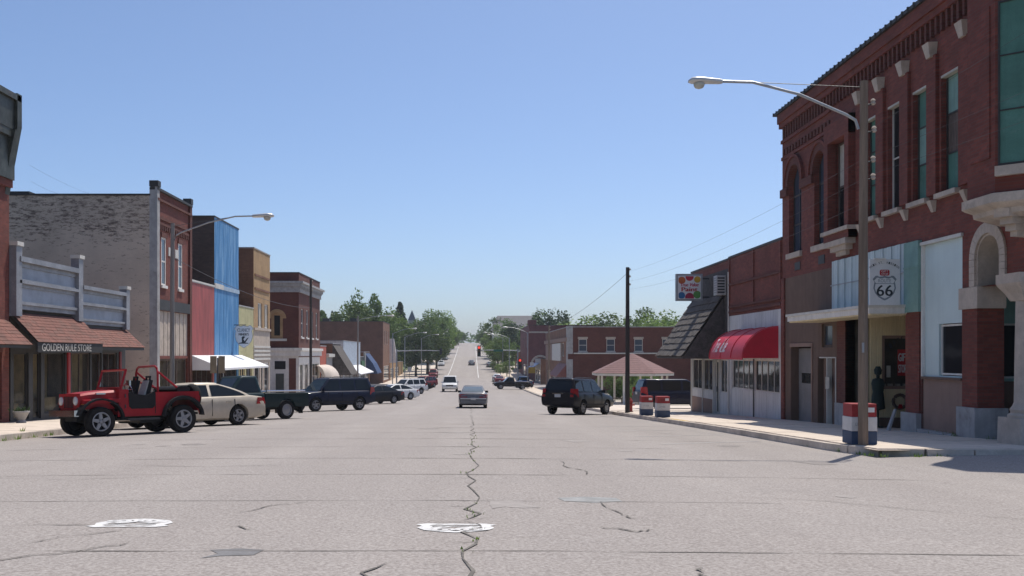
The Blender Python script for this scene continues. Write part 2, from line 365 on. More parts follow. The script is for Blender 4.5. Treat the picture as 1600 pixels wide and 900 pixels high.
sheet('ground', -900, 900, frange(-60, 200, 10) + frange(220, 800, 20) + [1000, 1500, 2500, 5000], 6, lambda x, y: G(y) - .35, GRASS)
road = sheet('road', EL, ER, frange(-40, 60, 2) + frange(65, 620, 5), 16, zroad, MAT['road'])
lowf = lambda x, y: G(y) - .124
sheet('side_street', 7.58, 70, frange(-20, 19.2, 2), 30, lambda x, y: G(y) - .124 + .075*min(1, max(0, (x - 7.7)/2.2)), MAT['road'])
sheet('side_street', -70, -11.48, frange(81.5, 92.0, 2), 4, lowf, MAT['road'])
sheet('cross_street', -90, -11.0, frange(160.5, 178, 3), 4, lowf, MAT['road'])
sheet('cross_street', 7.0, 90, frange(160.5, 178, 3), 4, lowf, MAT['road'])
swz = lambda x, y: G(y) + .03
def kerb(path, name='kerb'):
    mb = MB()
    for (xa, ya), (xb, yb) in zip(path, path[1:]):
        a = V((xa, ya, 0)); b = V((xb, yb, 0)); n = max(1, int((b - a).length / 3)); t = (b - a).normalized(); nn = V((-t.y, t.x, 0)) * .15
        for i in range(n):
            p = a.lerp(b, i / n); q = a.lerp(b, (i + 1) / n)
            pts = []
            for z in (-.4, .035):
                for r in (p, q, q + nn, p + nn): pts.append((r.x, r.y, G(r.y) + z))
            mb.hexa(pts)
    return st(mb.build(name, KERB))
arc = lambda cx, cy, r, a0, a1, n=8: [(cx + r*cos(radians(a0 + (a1 - a0)*i/n)), cy + r*sin(radians(a0 + (a1 - a0)*i/n))) for i in range(n + 1)]
# left pavement kerb (travelling away keeps the pavement on the left hand)
kerb([(-11.5, -20), (-11.5, 79.5)] + arc(-13.3, 79.5, 1.8, 0, 90)[1:] + [(-40, 81.3)])
kerb([(-40, 92.2), (-13.3, 92.2)] + arc(-13.3, 94, 1.8, -90, 0)[1:] + [(-11.5, 158.5)] + arc(-13.5, 158.5, 2, 0, 90)[1:] + [(-40, 160.5)])
kerb([(-40, 178), (-11.5, 178)] + arc(-11.3, 180, 2, -90, 0)[1:] + [(-9.3, 330)])
kerb([(60, 19.2), (9.4, 19.2)][::1] + [(8.6, 19.35), (8.0, 19.8), (7.68, 20.5), (7.6, 21.5)] + [(7.6, 46.0)])
kerb([(7.6, 46.0), (7.6, 158.5)][::1] + arc(9.6, 158.5, 2, 180, 90)[1:] + [(50, 160.5)])
kerb([(50, 178), (8.3, 178)] + arc(8.3, 180, 2, -90, -180)[1:] + [(6.3, 330)])
for nm, x0, x1, ya, yb in (('pavement', -15.9, -11.6, -20, 81), ('pavement', -15.9, -11.6, 92.4, 160.2), ('pavement', -16, -9.4, 178.2, 330),
                           ('pavement', 7.7, 12.6, 19.35, 55), ('pavement', 7.7, 11.9, 55, 160.2), ('pavement', 6.4, 12, 178.2, 330), ('pavement', 12.6, 40, 19.35, 21.5)):
    sheet(nm, x0, x1, frange(ya, yb, 3), 2, lambda x, y: G(y) + .012 if y < 60 else G(y) + .03, CONC)
# pavement slabs laid one by one along the near fronts
def slabs(name, xs, ya, yb, pitch):
    par = bpy.data.objects[name]
    base = None
    y = ya
    while y < yb:
        for xa, xb in zip(xs, xs[1:]):
            if base is None or base[0] != (xb - xa):
                mb = MB(); w = xb - xa - .012; l = pitch - .012; g = -.033
                mb.hexa([(0, 0, -.05), (w, 0, -.05), (w, l, -.05 + g*l), (0, l, -.05 + g*l), (0, 0, 0), (w, 0, 0), (w, l, g*l), (0, l, g*l)])
                o = mb.build('slab', CONC, par, local=True); base = (xb - xa, o.data)
            else:
                o = bpy.data.objects.new('slab', base[1]); C.objects.link(o); o.parent = par
            o.location = (xa + .006, y + .006, G(y) + .036 + rnd.uniform(-.006, .006))
        y += pitch
slabs('pavement', [-15.85, -14.45, -13.05, -11.66], 18, 50, 1.6)
slabs('pavement.003', [7.76, 9.06, 10.36, 11.66], 19.5, 54, 1.45)
sheet('vacant_lot', 11.92, 60, frange(54.6, 122.8, 5), 6, lambda x, y: G(y) - .0, DIRT)
sheet('driveway_apron', 7.62, 24, frange(56, 70, 3.5), 4, lambda x, y: G(y) + .036, CONC)
sheet('alley_ground', -40, -15.7, [46.5, 52], 2, lambda x, y: G(y) + .02, DIRT)

# cracks and joints in the road surface, weeds, patches, markings
def crack(path, w, mat=None):
    ws = [w * (rnd.uniform(.3, 1.25) if rnd.random() < .82 else .12) for _ in path]; ws[0] = ws[-1] = .004
    return strips(MB(), path, ws, zroad, .008 if mat is None else .004).build('crack', mat or CRACKM, road)
def wob(x0, x1, y, amp=.05, step=.35, drift=0):
    n = max(2, int(abs(x1 - x0) / step)); p = []; d = 0
    for i in range(n + 1):
        d += rnd.uniform(-amp, amp) * .6; d *= .9; p.append((x0 + (x1 - x0)*i/n, y + d + drift * i / n))
    return p
yj = 7.5; k = 0
for yj in (7.5, 10.85, 14.1, 17.3, 20.7, 24, 27.3, 30.6, 34, 40.5, 47, 54):
    crack(wob(-9.5 if k else -6.3, rnd.uniform(2.5, 6.5) if k else 7, yj, .035, drift=.05), .012 + .0013 * yj, JOINTM); k += 1
    if yj > 12: crack(wob(-1.2, 1.4, yj + .05, .04), .014 + .0016 * yj)
zig = [(0.0, 5.6), (-.03, 6.3), (.02, 6.7), (-.05, 7.15), (-.06, 7.5), (.04, 7.85), (.06, 8.1), (-.07, 8.5), (.10, 8.7), (.08, 8.95), (-.06, 9.25), (.03, 9.5), (.10, 9.75), (-.06, 10.1), (.06, 10.6), (.10, 11.2), (.03, 12), (-.03, 12.5), (.07, 13.2), (-.02, 13.8), (-.05, 14.4)]
y = 14.8
while y < 70: zig.append((rnd.uniform(-.02, .13), y)); y += rnd.uniform(.5, 1.1)
crack(zig, .026)
for (a, b), (c, d) in zip(zig[:26], zig[1:27]):      # short side branches
    if rnd.random() < .55:
        s_ = rnd.choice((-1, 1)); x, y = (a + c)/2, (b + d)/2; q = [(x, y)]
        for i in range(rnd.randint(2, 4)): x += s_*rnd.uniform(.03, .12); y += rnd.uniform(-.07, .07); q.append((x, y))
        crack(q, .018)
for p, w in (([(-3.3, 8.9), (-3.8, 8.95), (-4.3, 8.7), (-4.9, 8.85), (-5.3, 8.3)], .035), ([(-2.9, 8.6), (-3.3, 8.2), (-3.4, 7.9)], .03), ([(-2.6, 7.9), (-2.9, 7.5), (-3.3, 7.1), (-3.6, 6.6), (-3.9, 6.2)], .035),
             ([(-4.2, 7.3), (-4.6, 6.8), (-5.2, 6.3)], .03), ([(-2.2, 9.8), (-2.0, 10.4), (-1.7, 10.7)], .03), ([(-2.1, 8.9), (-1.8, 8.6)], .04), ([(1.5, 17), (1.45, 15.5), (1.7, 14.8), (1.6, 14.2)], .05),
             ([(1.35, 10.8), (1.45, 9.8), (1.5, 9.5), (1.75, 9.2)], .035), ([(1.1, 8.9), (1.4, 8.6), (1.6, 8.75)], .05), ([(1.55, 7), (1.5, 6.6), (1.62, 6.2)], .04), ([(3.0, 11.5), (3.9, 11.2), (4.6, 10.4), (5.6, 9.6)], .025),
             ([(-5.5, 16), (-4, 15.5), (-2.8, 15.9)], .035), ([(-7, 14), (-5.2, 13.5), (-4.2, 13.8)], .03), ([(-.5, 7.1), (-.7, 6.6), (-.62, 6.2)], .04)):
    q = []
    for a, b in zip(p, p[1:]):
        for i in range(4): q.append((a[0] + (b[0] - a[0])*i/4 + rnd.uniform(-.03, .03), a[1] + (b[1] - a[1])*i/4 + rnd.uniform(-.04, .04)))
    crack(q + [p[-1]], w*.62)
def patch(pts, mat): return MB().poly([(x, y, zroad(x, y) + .003) for x, y in pts]).build('patch', mat, road, fix=False)
patch([(-1.92, 7.55), (-1.72, 7.62), (-1.52, 7.55), (-1.55, 7.32), (-1.78, 7.28), (-1.9, 7.18), (-1.82, 7.38)], PATCH)
for _ in range(16):
    cx, cy, r = rnd.uniform(-8, 6), rnd.uniform(9, 34), rnd.uniform(.12, .4)
    patch([(cx + r*rnd.uniform(.5, 1.2)*cos(2*pi*i/11), cy + r*1.5*rnd.uniform(.5, 1.2)*sin(2*pi*i/11)) for i in range(11)], rnd.choice((M('oil_stain', (.26, .232, .213), .85, var=.2, scale=6), M('pale_scuff', (.335, .302, .278), .9, var=.15, scale=6))))
patch([(.95, 11.2), (1.25, 11.35), (1.6, 11.25), (1.62, 10.9), (1.3, 10.75), (1.0, 10.9)], PATCHL)
def tufts(name, spots, label, h=.09, m=None):
    mb = MB()
    for (x, y, z, n) in spots:
        for _ in range(n):
            a = rnd.uniform(0, 2*pi); r = rnd.uniform(0, .05); hh = h * rnd.uniform(.4, 1.2); px, py = x + r*cos(a)*2, y + r*sin(a)*2; w = .012
            d = V((cos(a), sin(a), 0)); s_ = V((-d.y, d.x, 0)) * w; b = V((px, py, z))
            mb.poly([b - s_, b + s_, b + d * hh * .4 + V((0, 0, hh))])
    return tag(mb.build(name, m or LEAFY, fix=False), label, 'weeds', kind='stuff')
sp = []
for (x, y) in zig:
    if rnd.random() < .6 and y < 26: sp.append((x, y, zroad(x, y), rnd.randint(2, 6)))
tufts('crack_weeds', sp, 'low green weeds growing in the long crack down the road', .035)
sp = [(7.6 + rnd.uniform(-.12, .05), rnd.uniform(19.4, 23), 0, rnd.randint(3, 14)) for _ in range(16)] + [(rnd.uniform(7.6, 13), 19.15 + rnd.uniform(-.08, .05), 0, rnd.randint(3, 18)) for _ in range(34)]
sp = [(x, y, G(y) - .1, n) for x, y, z, n in sp]
tufts('kerb_weeds', sp[::2], 'ragged green weeds along the kerb round the right corner', .075, LEAF)
sp = [(-11.42 + rnd.uniform(-.05, .1), rnd.uniform(24, 29.5), 0, rnd.randint(3, 14)) for _ in range(11)]
tufts('kerb_weeds', [(x, y, G(y) - .1, n) for x, y, z, n in sp] + [(-11.9, 27.2, G(27.2) + .03, 14)], 'ragged weeds along the left kerb in front of the red jeep', .13)
sp = [(11.62, rnd.uniform(21.5, 26), 0, rnd.randint(2, 8)) for _ in range(12)]
tufts('wall_weeds', [(x, y, G(y) + .03, n) for x, y, z, n in sp], 'small weeds at the foot of the corner building wall', .12)

def text_mesh(body, shear=0):
    cu = bpy.data.curves.new('t', 'FONT'); cu.body = body; cu.extrude = 0; cu.shear = shear; cu.resolution_u = 3
    o = bpy.data.objects.new('t', cu); C.objects.link(o); dg = bpy.context.evaluated_depsgraph_get(); dg.update()
    me = bpy.data.meshes.new_from_object(o.evaluated_get(dg)); bpy.data.objects.remove(o); bpy.data.curves.remove(cu)
    vs_ = [v.co.copy() for v in me.vertices]; fs = [tuple(p.vertices) for p in me.polygons]; bpy.data.meshes.remove(me); return vs_, fs
def text(parent, name, body, o, u, v, w, h, mat, thick=.004, shear=0, mb=None, bold=0):
    """lettering fitted to a w x h rectangle whose lower left corner is o"""
    vs_, fs = text_mesh(body, shear); o = V(o); u = V(u); v = V(v); n = u.cross(v)
    x0 = min(p.x for p in vs_); x1 = max(p.x for p in vs_); y0 = min(p.y for p in vs_); y1 = max(p.y for p in vs_)
    own = mb is None; mb = mb or MB(); k0 = len(mb.v)
    for dx in ([0] if not bold else [-bold, bold]):
        k = len(mb.v)
        mb.v += [tuple(o + u * ((p.x - x0)/(x1 - x0)*w + dx) + v * ((p.y - y0)/(y1 - y0)*h) + n * (thick + (dx > 0) * .0006)) for p in vs_]
        mb.f += [tuple(k + i for i in f) for f in fs]
    if own: return mb.build(name, mat, parent, fix=False)
SHIELD = [(0, 0), (.10, .04), (.26, .14), (.40, .30), (.47, .50), (.44, .68), (.42, .74), (.50, .86), (.38, .99), (.30, 1.0), (.22, .955), (.10, .965), (0, 1.0)]
SHIELD = [(x, y) for x, y in SHIELD] + [(-x, y) for x, y in SHIELD[-2:0:-1]]
def road_shield(cx, cy, w, h, flip, label):
    s_ = -1 if flip else 1
    T = lambda x, y: (cx + s_*x*w, cy + s_*(y - .5)*h)
    mb = MB(); n = len(SHIELD); inner = [(x*.66, .15 + y*.70) for x, y in SHIELD]
    P = lambda q: (*T(*q), zroad(*T(*q)) + .005)
    for i in range(n): j = (i + 1) % n; mb.poly([P(SHIELD[i]), P(SHIELD[j]), P(inner[j]), P(inner[i])])
    for a, b in ((.655, .725),): mb.poly([P((-.40, a)), P((.40, a)), P((.40, b)), P((-.40, b))])
    text(None, '', '66', V(P((-.35, .17))), V((s_, 0, 0)), V((0, s_, -.033*s_)), .70*w, .43*h, None, .001, mb=mb, bold=.036)
    o = mb.build('road_marking', WPAINT, fix=False); return tag(o, label, 'road marking', 'painted shields on the road')
road_shield(-.125, 8.75, .70, .56, False, 'white painted highway shield straddling the long zigzag crack in the road')
road_shield(-2.97, 9.06, .72, .56, True, 'white painted highway shield in the left lane, away from the zigzag crack')
def stripe(path, w, label, mat=WPOLD, group='worn parking lines'):
    return tag(strips(MB(), path, w, zroad, .004).build('painted_line', mat, fix=False), label, 'road marking', group)
for i, y in enumerate((22.5, 26, 29.5, 33)):
    stripe([(4.2 - .0*i, y), (5.6, y + 1.15), (7.0, y + 2.3)], .11, ['worn parking line on the right nearest the wooden lamp pole', 'second worn parking line from the near right corner', 'third worn parking line from the near right corner', 'farthest worn parking line on the right, short of the two litter bins'][i])
hm = M('lane_line_paint', (.66, .65, .63), .8, var=.2)
hill_line = lambda xa, ya, xb, yb, lb: stripe([(xa + (xb - xa)*i/12, ya + (yb - ya)*i/12) for i in range(13)], .17, lb, hm, 'lane lines on the far hill')
hill_line(-5.0, 215, -5.0, 470, 'white lane line left of centre running up the far hill')
hill_line(1.7, 215, 2.3, 470, 'white lane line right of centre running up the far hill')
for nm, x, y in (('left', -11.45, 27.0),): pass
kp = MB()
for i in range(6): y = 36.2 + i*.5; kp.box(7.585, 7.76, y, y + .49, G(y) - .13, G(y) + .042 - .012)
tag(kp.build('kerb_paint', YPAINT), 'faded yellow paint on the right kerb beside the paint store', 'road marking')

# ------------------------------------------------------------------ building helpers
def shell(root, name_front, fm, fr, u0, u1, z0, z1, holes, depth=.18):
    return panel(MB(), fr, u0, u1, z0, z1, holes, depth).build(name_front, fm, root, fix=False)
def closed_back(root, X0, X1, Y0, Y1, z0, z1, sm, near=True, roofz=None, nearm=None, near_holes=(), parapet=.25, front_open=True):
    """near side, far side, back and roof of a building whose street front lies in the plane X0; X1 is its back"""
    lo, hi = min(X0, X1), max(X0, X1)
    if near: panel(MB(), FY(Y0), lo, hi, z0, z1, near_holes, .15).build('side_wall', nearm or sm, root, fix=False)
    m = MB(); panel(m, FYb(Y1), lo, hi, z0, z1); panel(m, FX(X1, 1 if X1 > X0 else -1), Y0, Y1, z0, z1)
    m.build('rear_wall', sm, root, fix=False)
    rz = z1 - .4 if roofz is None else roofz
    MB().poly([(lo, Y0, rz), (hi, Y0, rz), (hi, Y1, rz), (lo, Y1, rz)]).build('roof', ROOFM, root, fix=False)
    # inner faces of the parapet and its cap
    c = MB(); t = .28
    c.box(lo - .04, hi + .04, Y0 - .04, Y0 + t, z1 + .002, z1 + .09); c.box(lo - .04, hi + .04, Y1 - t, Y1 + .04, z1 + .002, z1 + .09)
    a, b = (lo - .04, lo + t) if X1 > X0 else (hi - t, hi + .04)
    c.box(a, b, Y0 + t, Y1 - t, z1 + .002, z1 + .09)
    c.build('coping', DARKT if parapet == 'dark' else STONED, root)
    i = MB(); i.box(lo + .02, hi - .02, Y0 + t - .03, Y0 + t, rz - .1, z1 + .001); i.box(lo + .02, hi - .02, Y1 - t, Y1 - t + .03, rz - .1, z1 + .001)
    xx = lo + t if X1 > X0 else hi - t
    i.box(xx - .015, xx + .015, Y0 + t, Y1 - t, rz - .1, z1 + .001); i.build('parapet_inside', sm, root)
def window(root, fr, h, d=.12, fmat=WHITE, pmat=GLASS, fw=.06, vb=0, hb=1, sill=None, lintel=None, name='window', panes=False):
    a, b, c, e = h; m = MB(); d0, d1 = -d - .03, -d + .03
    m.bx(fr, a, a + fw, c, e, d0, d1); m.bx(fr, b - fw, b, c, e, d0, d1); m.bx(fr, a + fw, b - fw, c, c + fw, d0, d1); m.bx(fr, a + fw, b - fw, e - fw, e, d0, d1)
    us = [a + fw] + [a + (b - a) * (i + 1) / (vb + 1) for i in range(vb)] + [b - fw]
    vz = [c + fw] + [c + (e - c) * (i + 1) / (hb + 1) for i in range(hb)] + [e - fw]
    for u in us[1:-1]: m.bx(fr, u - fw*.35, u + fw*.35, c + fw, e - fw, d0 + .004, d1 - .004)
    for v in vz[1:-1]: m.bx(fr, a + fw, b - fw, v - fw*.4, v + fw*.4, d0 + .008, d1 - .008)
    w = m.build(name, fmat, root)
    for i in range(len(us) - 1):
        for j in range(len(vz) - 1):
            pm = pmat[(i * (len(vz) - 1) + j) % len(pmat)] if isinstance(pmat, list) else pmat
            MB().poly([fr.P(us[i], vz[j], -d), fr.P(us[i + 1], vz[j], -d), fr.P(us[i + 1], vz[j + 1], -d), fr.P(us[i], vz[j + 1], -d)]).build('pane', pm, w, fix=False)
    if sill: MB().bx(fr, a - .1, b + .1, c - .14, c + .004, -d, .09).build('sill', sill, w)
    if lintel: MB().bx(fr, a - .1, b + .1, e - .004, e + .24, -d, .04).build('lintel', lintel, w)
    return w
def box_part(root, name, mat, fr, *b): return MB().bx(fr, *b).build(name, mat, root)
def half_disc(fr, uc, vc, r, d, n=14, full=False):
    return [fr.P(uc + r*cos(pi*i/n), vc + r*sin(pi*i/n), d) for i in range(n + 1)]
def spandrel(mb, fr, a, b, vs_, top, d=0, depth=.18, n=16):
    """wall above an arched opening: fills the rectangle a..b, vs..top outside the half circle"""
    uc = (a + b)/2; r = (b - a)/2; ry = min(r, top - vs_ - .001)
    pts = [(uc + r*cos(pi*i/n), vs_ + ry*sin(pi*i/n)) for i in range(n + 1)]
    for p, q in zip(pts, pts[1:]):
        mb.poly([fr.P(p[0], p[1], d), fr.P(p[0], top, d), fr.P(q[0], top, d), fr.P(q[0], q[1], d)])
        mb.poly([fr.P(*p, d), fr.P(*q, d), fr.P(*q, d - depth), fr.P(*p, d - depth)])
    return mb
def arch_ring(mb, fr, uc, vc, r0, r1, d0, d1, n=16, ry=1.0, gap=0, a0=0, a1=pi):
    for i in range(n):
        a = a0 + (a1 - a0)*(i + gap)/n; b = a0 + (a1 - a0)*(i + 1 - gap)/n
        q = lambda r, t, d: fr.P(uc + r*cos(t), vc + r*sin(t)*ry, d)
        mb.hexa([q(r0, a, d0), q(r1, a, d0), q(r1, b, d0), q(r0, b, d0), q(r0, a, d1), q(r1, a, d1), q(r1, b, d1), q(r0, b, d1)])
    return mb
def corbels(root, mat, fr, u0, u1, v0, v1, d0, d1, w, step):
    me = None; u = u0
    while u + w < u1:
        if me is None: o = MB().bx(fr, u, u + w, v0, v1, d0, d1).build('corbel', mat, root); me = o.data; b = o.location.copy()
        else:
            o = bpy.data.objects.new('corbel', me); C.objects.link(o); o.parent = root; o.location = b + fr.u * (u - u0); WT[o] = V((0, 0, 0))
        u += step
def dentils(fr, u0, u1, v0, v1, d0, d1, w, step):
    m = MB(); u = u0
    while u + w < u1: m.bx(fr, u, u + w, v0, v1, d0, d1); u += step
    return m
# ================================================================== RIGHT SIDE
XR = 11.7
FR = FX(XR, -1)
# ------------------------------------------------------------------ corner brick building
Y0, Y1 = 21.0, 38.4; TOP = 10.15
B = thing('corner_brick_building', 'two storey dark red brick corner building with stone trim and a corner bay', 'building', (XR, 24, G(24)))
bayY = (30.95, 33.1)
ups = [(24.57, 25.45), (26.22, 27.08), (27.87, 28.7), (29.5, 30.3)]
holes = [(a, b, 5.18, 8.1) for a, b in ups] + [(31.3, 32.75, 5.0, 7.9)]
arches = [(33.55, 34.85), (36.2, 37.6)]
holes += [(a, b, 4.85, 8.0) for a, b in arches]
zg = G(38.4) - .5
gholes = [(35.1, 37.4, zg, 1.45), (32.75, 34.5, zg, 1.1), (33.1, 34.1, 1.42, 2.2)]
recess = (27.5, 31.9, zg, 2.52); shop = (24.35, 26.5, zg, 4.1); archway = (21.35, 23.55, zg, 3.95)
shell(B, 'brick_wall', RED_B, FR, Y0, Y1, 4.0, TOP, holes, .25)
m = panel(MB(), FR, Y0, 24.35, 2.75, 4.0, [(22.58, 23.68, 2.75, 4.0)], .6); spandrel(m, FR, 22.58, 23.68, 3.38, 4.0, 0, .6); panel(m, FR, 24.3, 24.36, zg, 2.75); m.poly([(XR, Y0, 2.76), (XR + .6, Y0, 2.76), (XR + .6, 22.58, 2.76), (XR, 22.58, 2.76)]); panel(m, FX(XR + .6, 1), Y0, 22.58, 2.75, 4.0)
m.build('brick_wall', RED_B, B, fix=False)
shell(B, 'brick_wall', RED_D, FR, 26.5, 32.6, zg, 4.0, [recess], .3)
shell(B, 'stucco_wall', BROWNST, FR, 32.6, Y1 - .35, zg, 4.0, gholes, .3)
box_part(B, 'pilaster', RED_B, FR, Y1 - .36, Y1, zg, 4.0, -.1, .06)
closed_back(B, XR, 32, Y0, Y1, zg, TOP, RED_D, near=False, parapet='dark')
panel(MB(), FY(Y0), 13.6, 32, zg, TOP).build('side_wall', RED_B, B, fix=False)
# cornice: corbel tables, brick bands, coping tiles
corbels(B, RED_D, FR, 22.9, Y1 - .05, 9.18, 9.62, .0, .09, .11, .29)
corbels(B, RED_D, FR, 33.3, Y1 - .05, 8.58, 8.8, .0, .05, .16, .34)
box_part(B, 'brick_band', RED_B, FR, 22.4, Y1 + .03, 9.62, 9.80, -.02, .13); box_part(B, 'brick_band', RED_B, FR, 22.4, Y1 + .05, 9.80, TOP - .01, -.02, .19)
box_part(B, 'brick_band', RED_B, FR, 33.2, Y1, 9.05, 9.17, -.02, .07); box_part(B, 'brick_band', RED_B, FR, 33.2, Y1, 8.42, 8.54, -.02, .05)
tl = MB()
y = 22.5
while y < Y1: tl.box(XR - .26, XR + .16, y, y + .30, TOP, TOP + .10); tl.box(XR - .28, XR + .18, y + .30, y + .36, TOP, TOP + .125); y += .36
tl.build('coping_tiles', DARKT, B)
# pilasters and stone blocks between the upper windows
for yc in (24.1, 25.83, 27.47, 29.1, 30.62):
    box_part(B, 'pilaster', RED_B, FR, yc - .26, yc + .26, 5.2, 8.7, -.02, .09)
    MB().hexa([FR.P(yc - .13, 8.66, -.01), FR.P(yc + .13, 8.66, -.01), FR.P(yc + .11, 8.66, .16), FR.P(yc - .11, 8.66, .16), FR.P(yc - .2, 9.02, -.01), FR.P(yc + .2, 9.02, -.01), FR.P(yc + .18, 9.02, .24), FR.P(yc - .18, 9.02, .24)]).build('stone_block', STONE, B)
    MB().hexa([FR.P(yc - .09, 4.78, -.01), FR.P(yc + .09, 4.78, -.01), FR.P(yc + .07, 4.78, .05), FR.P(yc - .07, 4.78, .05), FR.P(yc - .13, 5.06, -.01), FR.P(yc + .13, 5.06, -.01), FR.P(yc + .12, 5.06, .16), FR.P(yc - .12, 5.06, .16)]).build('stone_block', STONE, B)
pm = [[TEAL, BROWNBD, TEALL], [TEAL, TEALL], [GLASS], [TEAL, TEAL]]
for (a, b), p, hb in zip(ups, pm, (2, 2, 1, 2)):
    w = window(B, FR, (a, b, 5.18, 8.1), .16, OFFW if p[0] is GLASS else DARKT, p, .05, 0, hb)
    MB().bx(FR, a - .12, b + .12, 5.06, 5.182, -.16, .14).build('sill', STONE, w)
    MB().bx(FR, a, b, 8.045, 8.102, -.14, .006).build('lintel', CURT, w)
    if p[0] is GLASS: MB().bx(FR, a + .06, a + .36, 5.3, 8.0, -.15, -.13).build('blind', CURT, w)
for a, b in arches:
    w = window(B, FR, (a, b, 4.85, 8.0), .2, DARKT, GLASSB, .07, 1, 2)
    MB().bx(FR, a - .1, b + .1, 4.66, 4.852, -.2, .1).build('sill', STONE, w)
    s_ = spandrel(MB(), FR, a, b, 7.35, 8.0, -.002, .2); s_.build('brick_arch', RED_D, B, fix=False)
    arch_ring(MB(), FR, (a + b)/2, 7.33, (b - a)/2, (b - a)/2 + .26, -.03, .075, 18, 1.0).build('brick_arch', RED_D, B)
    arch_ring(MB(), FR, (a + b)/2, 7.33, (b - a)/2 + .27, (b - a)/2 + .36, -.03, .12, 18, 1.0).build('brick_arch', RED_B, B)
for a, b in ((33.2, 33.5), (34.9, 36.15), (37.65, Y1)): box_part(B, 'brick_band', RED_D, FR, a, b, 7.02, 7.32, -.02, .10)
for a, b in ((33.6, 34.1), (36.1, 36.6)): box_part(B, 'vent', DARKT, FR, a + .2, b + .3, 4.2, 4.48, -.02, .02)
# shallow bay with corbelled foot
for a, b in ((30.95, 31.3), (32.75, 33.1)): box_part(B, 'pilaster', RED_B, FR, a, b, 4.75, 8.5, -.02, .28)
box_part(B, 'brick_band', RED_B, FR, 30.95, 33.1, 7.9, 8.5, -.02, .285); box_part(B, 'brick_band', RED_B, FR, 30.95, 33.1, 4.75, 4.98, -.02, .285)
box_part(B, 'sill', STONE, FR, 30.85, 33.2, 4.98, 5.1, -.1, .36)
w = window(B, FR, (31.3, 32.75, 5.1, 7.9), .1, BROWNBD, [GLASS, BROWNBD, GLASS, CURT], .07, 1, 1)
for k_, (e, z0, z1) in enumerate(((.30, 4.58, 4.75), (.2, 4.42, 4.58), (.1, 4.28, 4.42))):
    box_part(B, 'corbel', STONE, FR, 31.1 + .25*k_, 32.95 - .25*k_, z0, z1, -.02, e + .02)
# stucco part: roller door, doors, small window
w = window(B, FR, (33.1, 34.1, 1.42, 2.2), .1, BROWNBD, GLASSB, .08, 0, 0)
d = MB().bx(FR, 35.55, 37.35, zg, 1.40, -.32, -.28).build('roller_door', GARD, B)
for z in frange(-1.0, 1.2, .38)[:-1]: MB().bx(FR, 35.55, 37.35, z, z + .02, -.28, -.27).build('door_rib', GARD, d)
MB().bx(FR, 36.0, 37.0, .15, .52, -.279, -.27).build('pane', GLASS, d)
m = MB(); m.bx(FR, 35.1, 37.4, 1.452, 1.58, -.02, .04); m.bx(FR, 35.0, 35.1, zg, 1.58, -.02, .03); m.build('door_frame', TANPAN, B)
for a in (32.82, 33.62):
    d = MB().bx(FR, a, a + .7, G(33) - .05, 1.06, -.2, -.14).build('door', BROWNST, B)
    m = MB(); m.bx(FR, a - .05, a, zg, 1.1, -.2, .015); m.bx(FR, a, a + .7, 1.06, 1.1, -.2, .012); m.build('door_frame', OFFW, d)
    MB().bx(FR, a + .08, a + .12, -.3, -.2, -.14, -.08).build('handle', STEEL, d)
MB().bx(FR, 33.3, 33.66, .05, .45, .02, .03).build('notice', CURT, B)
# gift shop recess
m = MB(); panel(m, FY(30.6), 11.9, 14.4, zg, 2.52, [(12.3, 13.4, .15, 1.75)], .1); m.build('cream_wall', CREAM, B, fix=False)
MB().box(11.95, 14.4, 30.55, 30.62, zg, -.7).build('base_panel', BROWNST, B)
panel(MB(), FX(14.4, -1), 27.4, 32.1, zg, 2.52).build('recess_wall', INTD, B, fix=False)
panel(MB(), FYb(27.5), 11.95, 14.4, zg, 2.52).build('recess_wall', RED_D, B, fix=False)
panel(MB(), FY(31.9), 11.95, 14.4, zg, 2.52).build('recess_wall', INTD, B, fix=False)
MB().box(11.9, 14.4, 27.4, 32, 2.5, 2.53).build('recess_ceiling', CREAM, B)
w = window(B, FY(30.6), (12.3, 13.4, .15, 1.75), .06, TANPAN, SHOPG, .09, 0, 0, name='shop_window')
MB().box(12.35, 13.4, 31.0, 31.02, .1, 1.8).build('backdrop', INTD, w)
g = MB().box(12.78, 13.1, 30.63, 30.64, .55, 1.33).build('sign_panel', SIGNR, w)
text(g, 'lettering', 'GIFT', (12.8, 30.624, .98), (1, 0, 0), (0, 0, 1), .28, .24, SIGNW, .002, bold=.006); text(g, 'lettering', 'STORE', (12.8, 30.624, .64), (1, 0, 0), (0, 0, 1), .28, .24, SIGNW, .002, bold=.006)
m = MB(); m.prism([(12.45, 30.635, .5), (12.57, 30.635, .5), (12.57, 30.635, .85), (12.45, 30.635, .85)], (0, .005, 0)); m.build('notice', CURT, w)
m = MB(); [m.box(12.4 + .22*i, 12.4 + .22*i + .13, 30.9, 30.98, .2, .3) for i in range(4)]; m.build('display', CURT, w)
for i, (x, z) in enumerate(((12.45, 1.25), (12.56, 1.36), (12.68, 1.45), (12.80, 1.52), (12.92, 1.56))):
    text(w, 'lettering', 'GIFTS'[i], (x, 30.622, z), V((1, 0, .45)).normalized(), V((-.45, 0, 1)).normalized(), .08, .15, SIGNK, .002)
# brick pier with stone foot between gift shop and blue shop
box_part(B, 'pier', RED_B, FR, 26.62, 27.45, -.35, 2.52, -.4, .04); MB().bx(FR, 26.56, 27.52, zg, -.35, -.45, .14).build('pier_foot', STONED, B)
box_part(B, 'pier', RED_D, FR, 31.9, 32.62, -.35, 2.5, -.3, .03); MB().bx(FR, 31.86, 32.66, zg, -.35, -.3, .09).build('pier_foot', STONED, B)
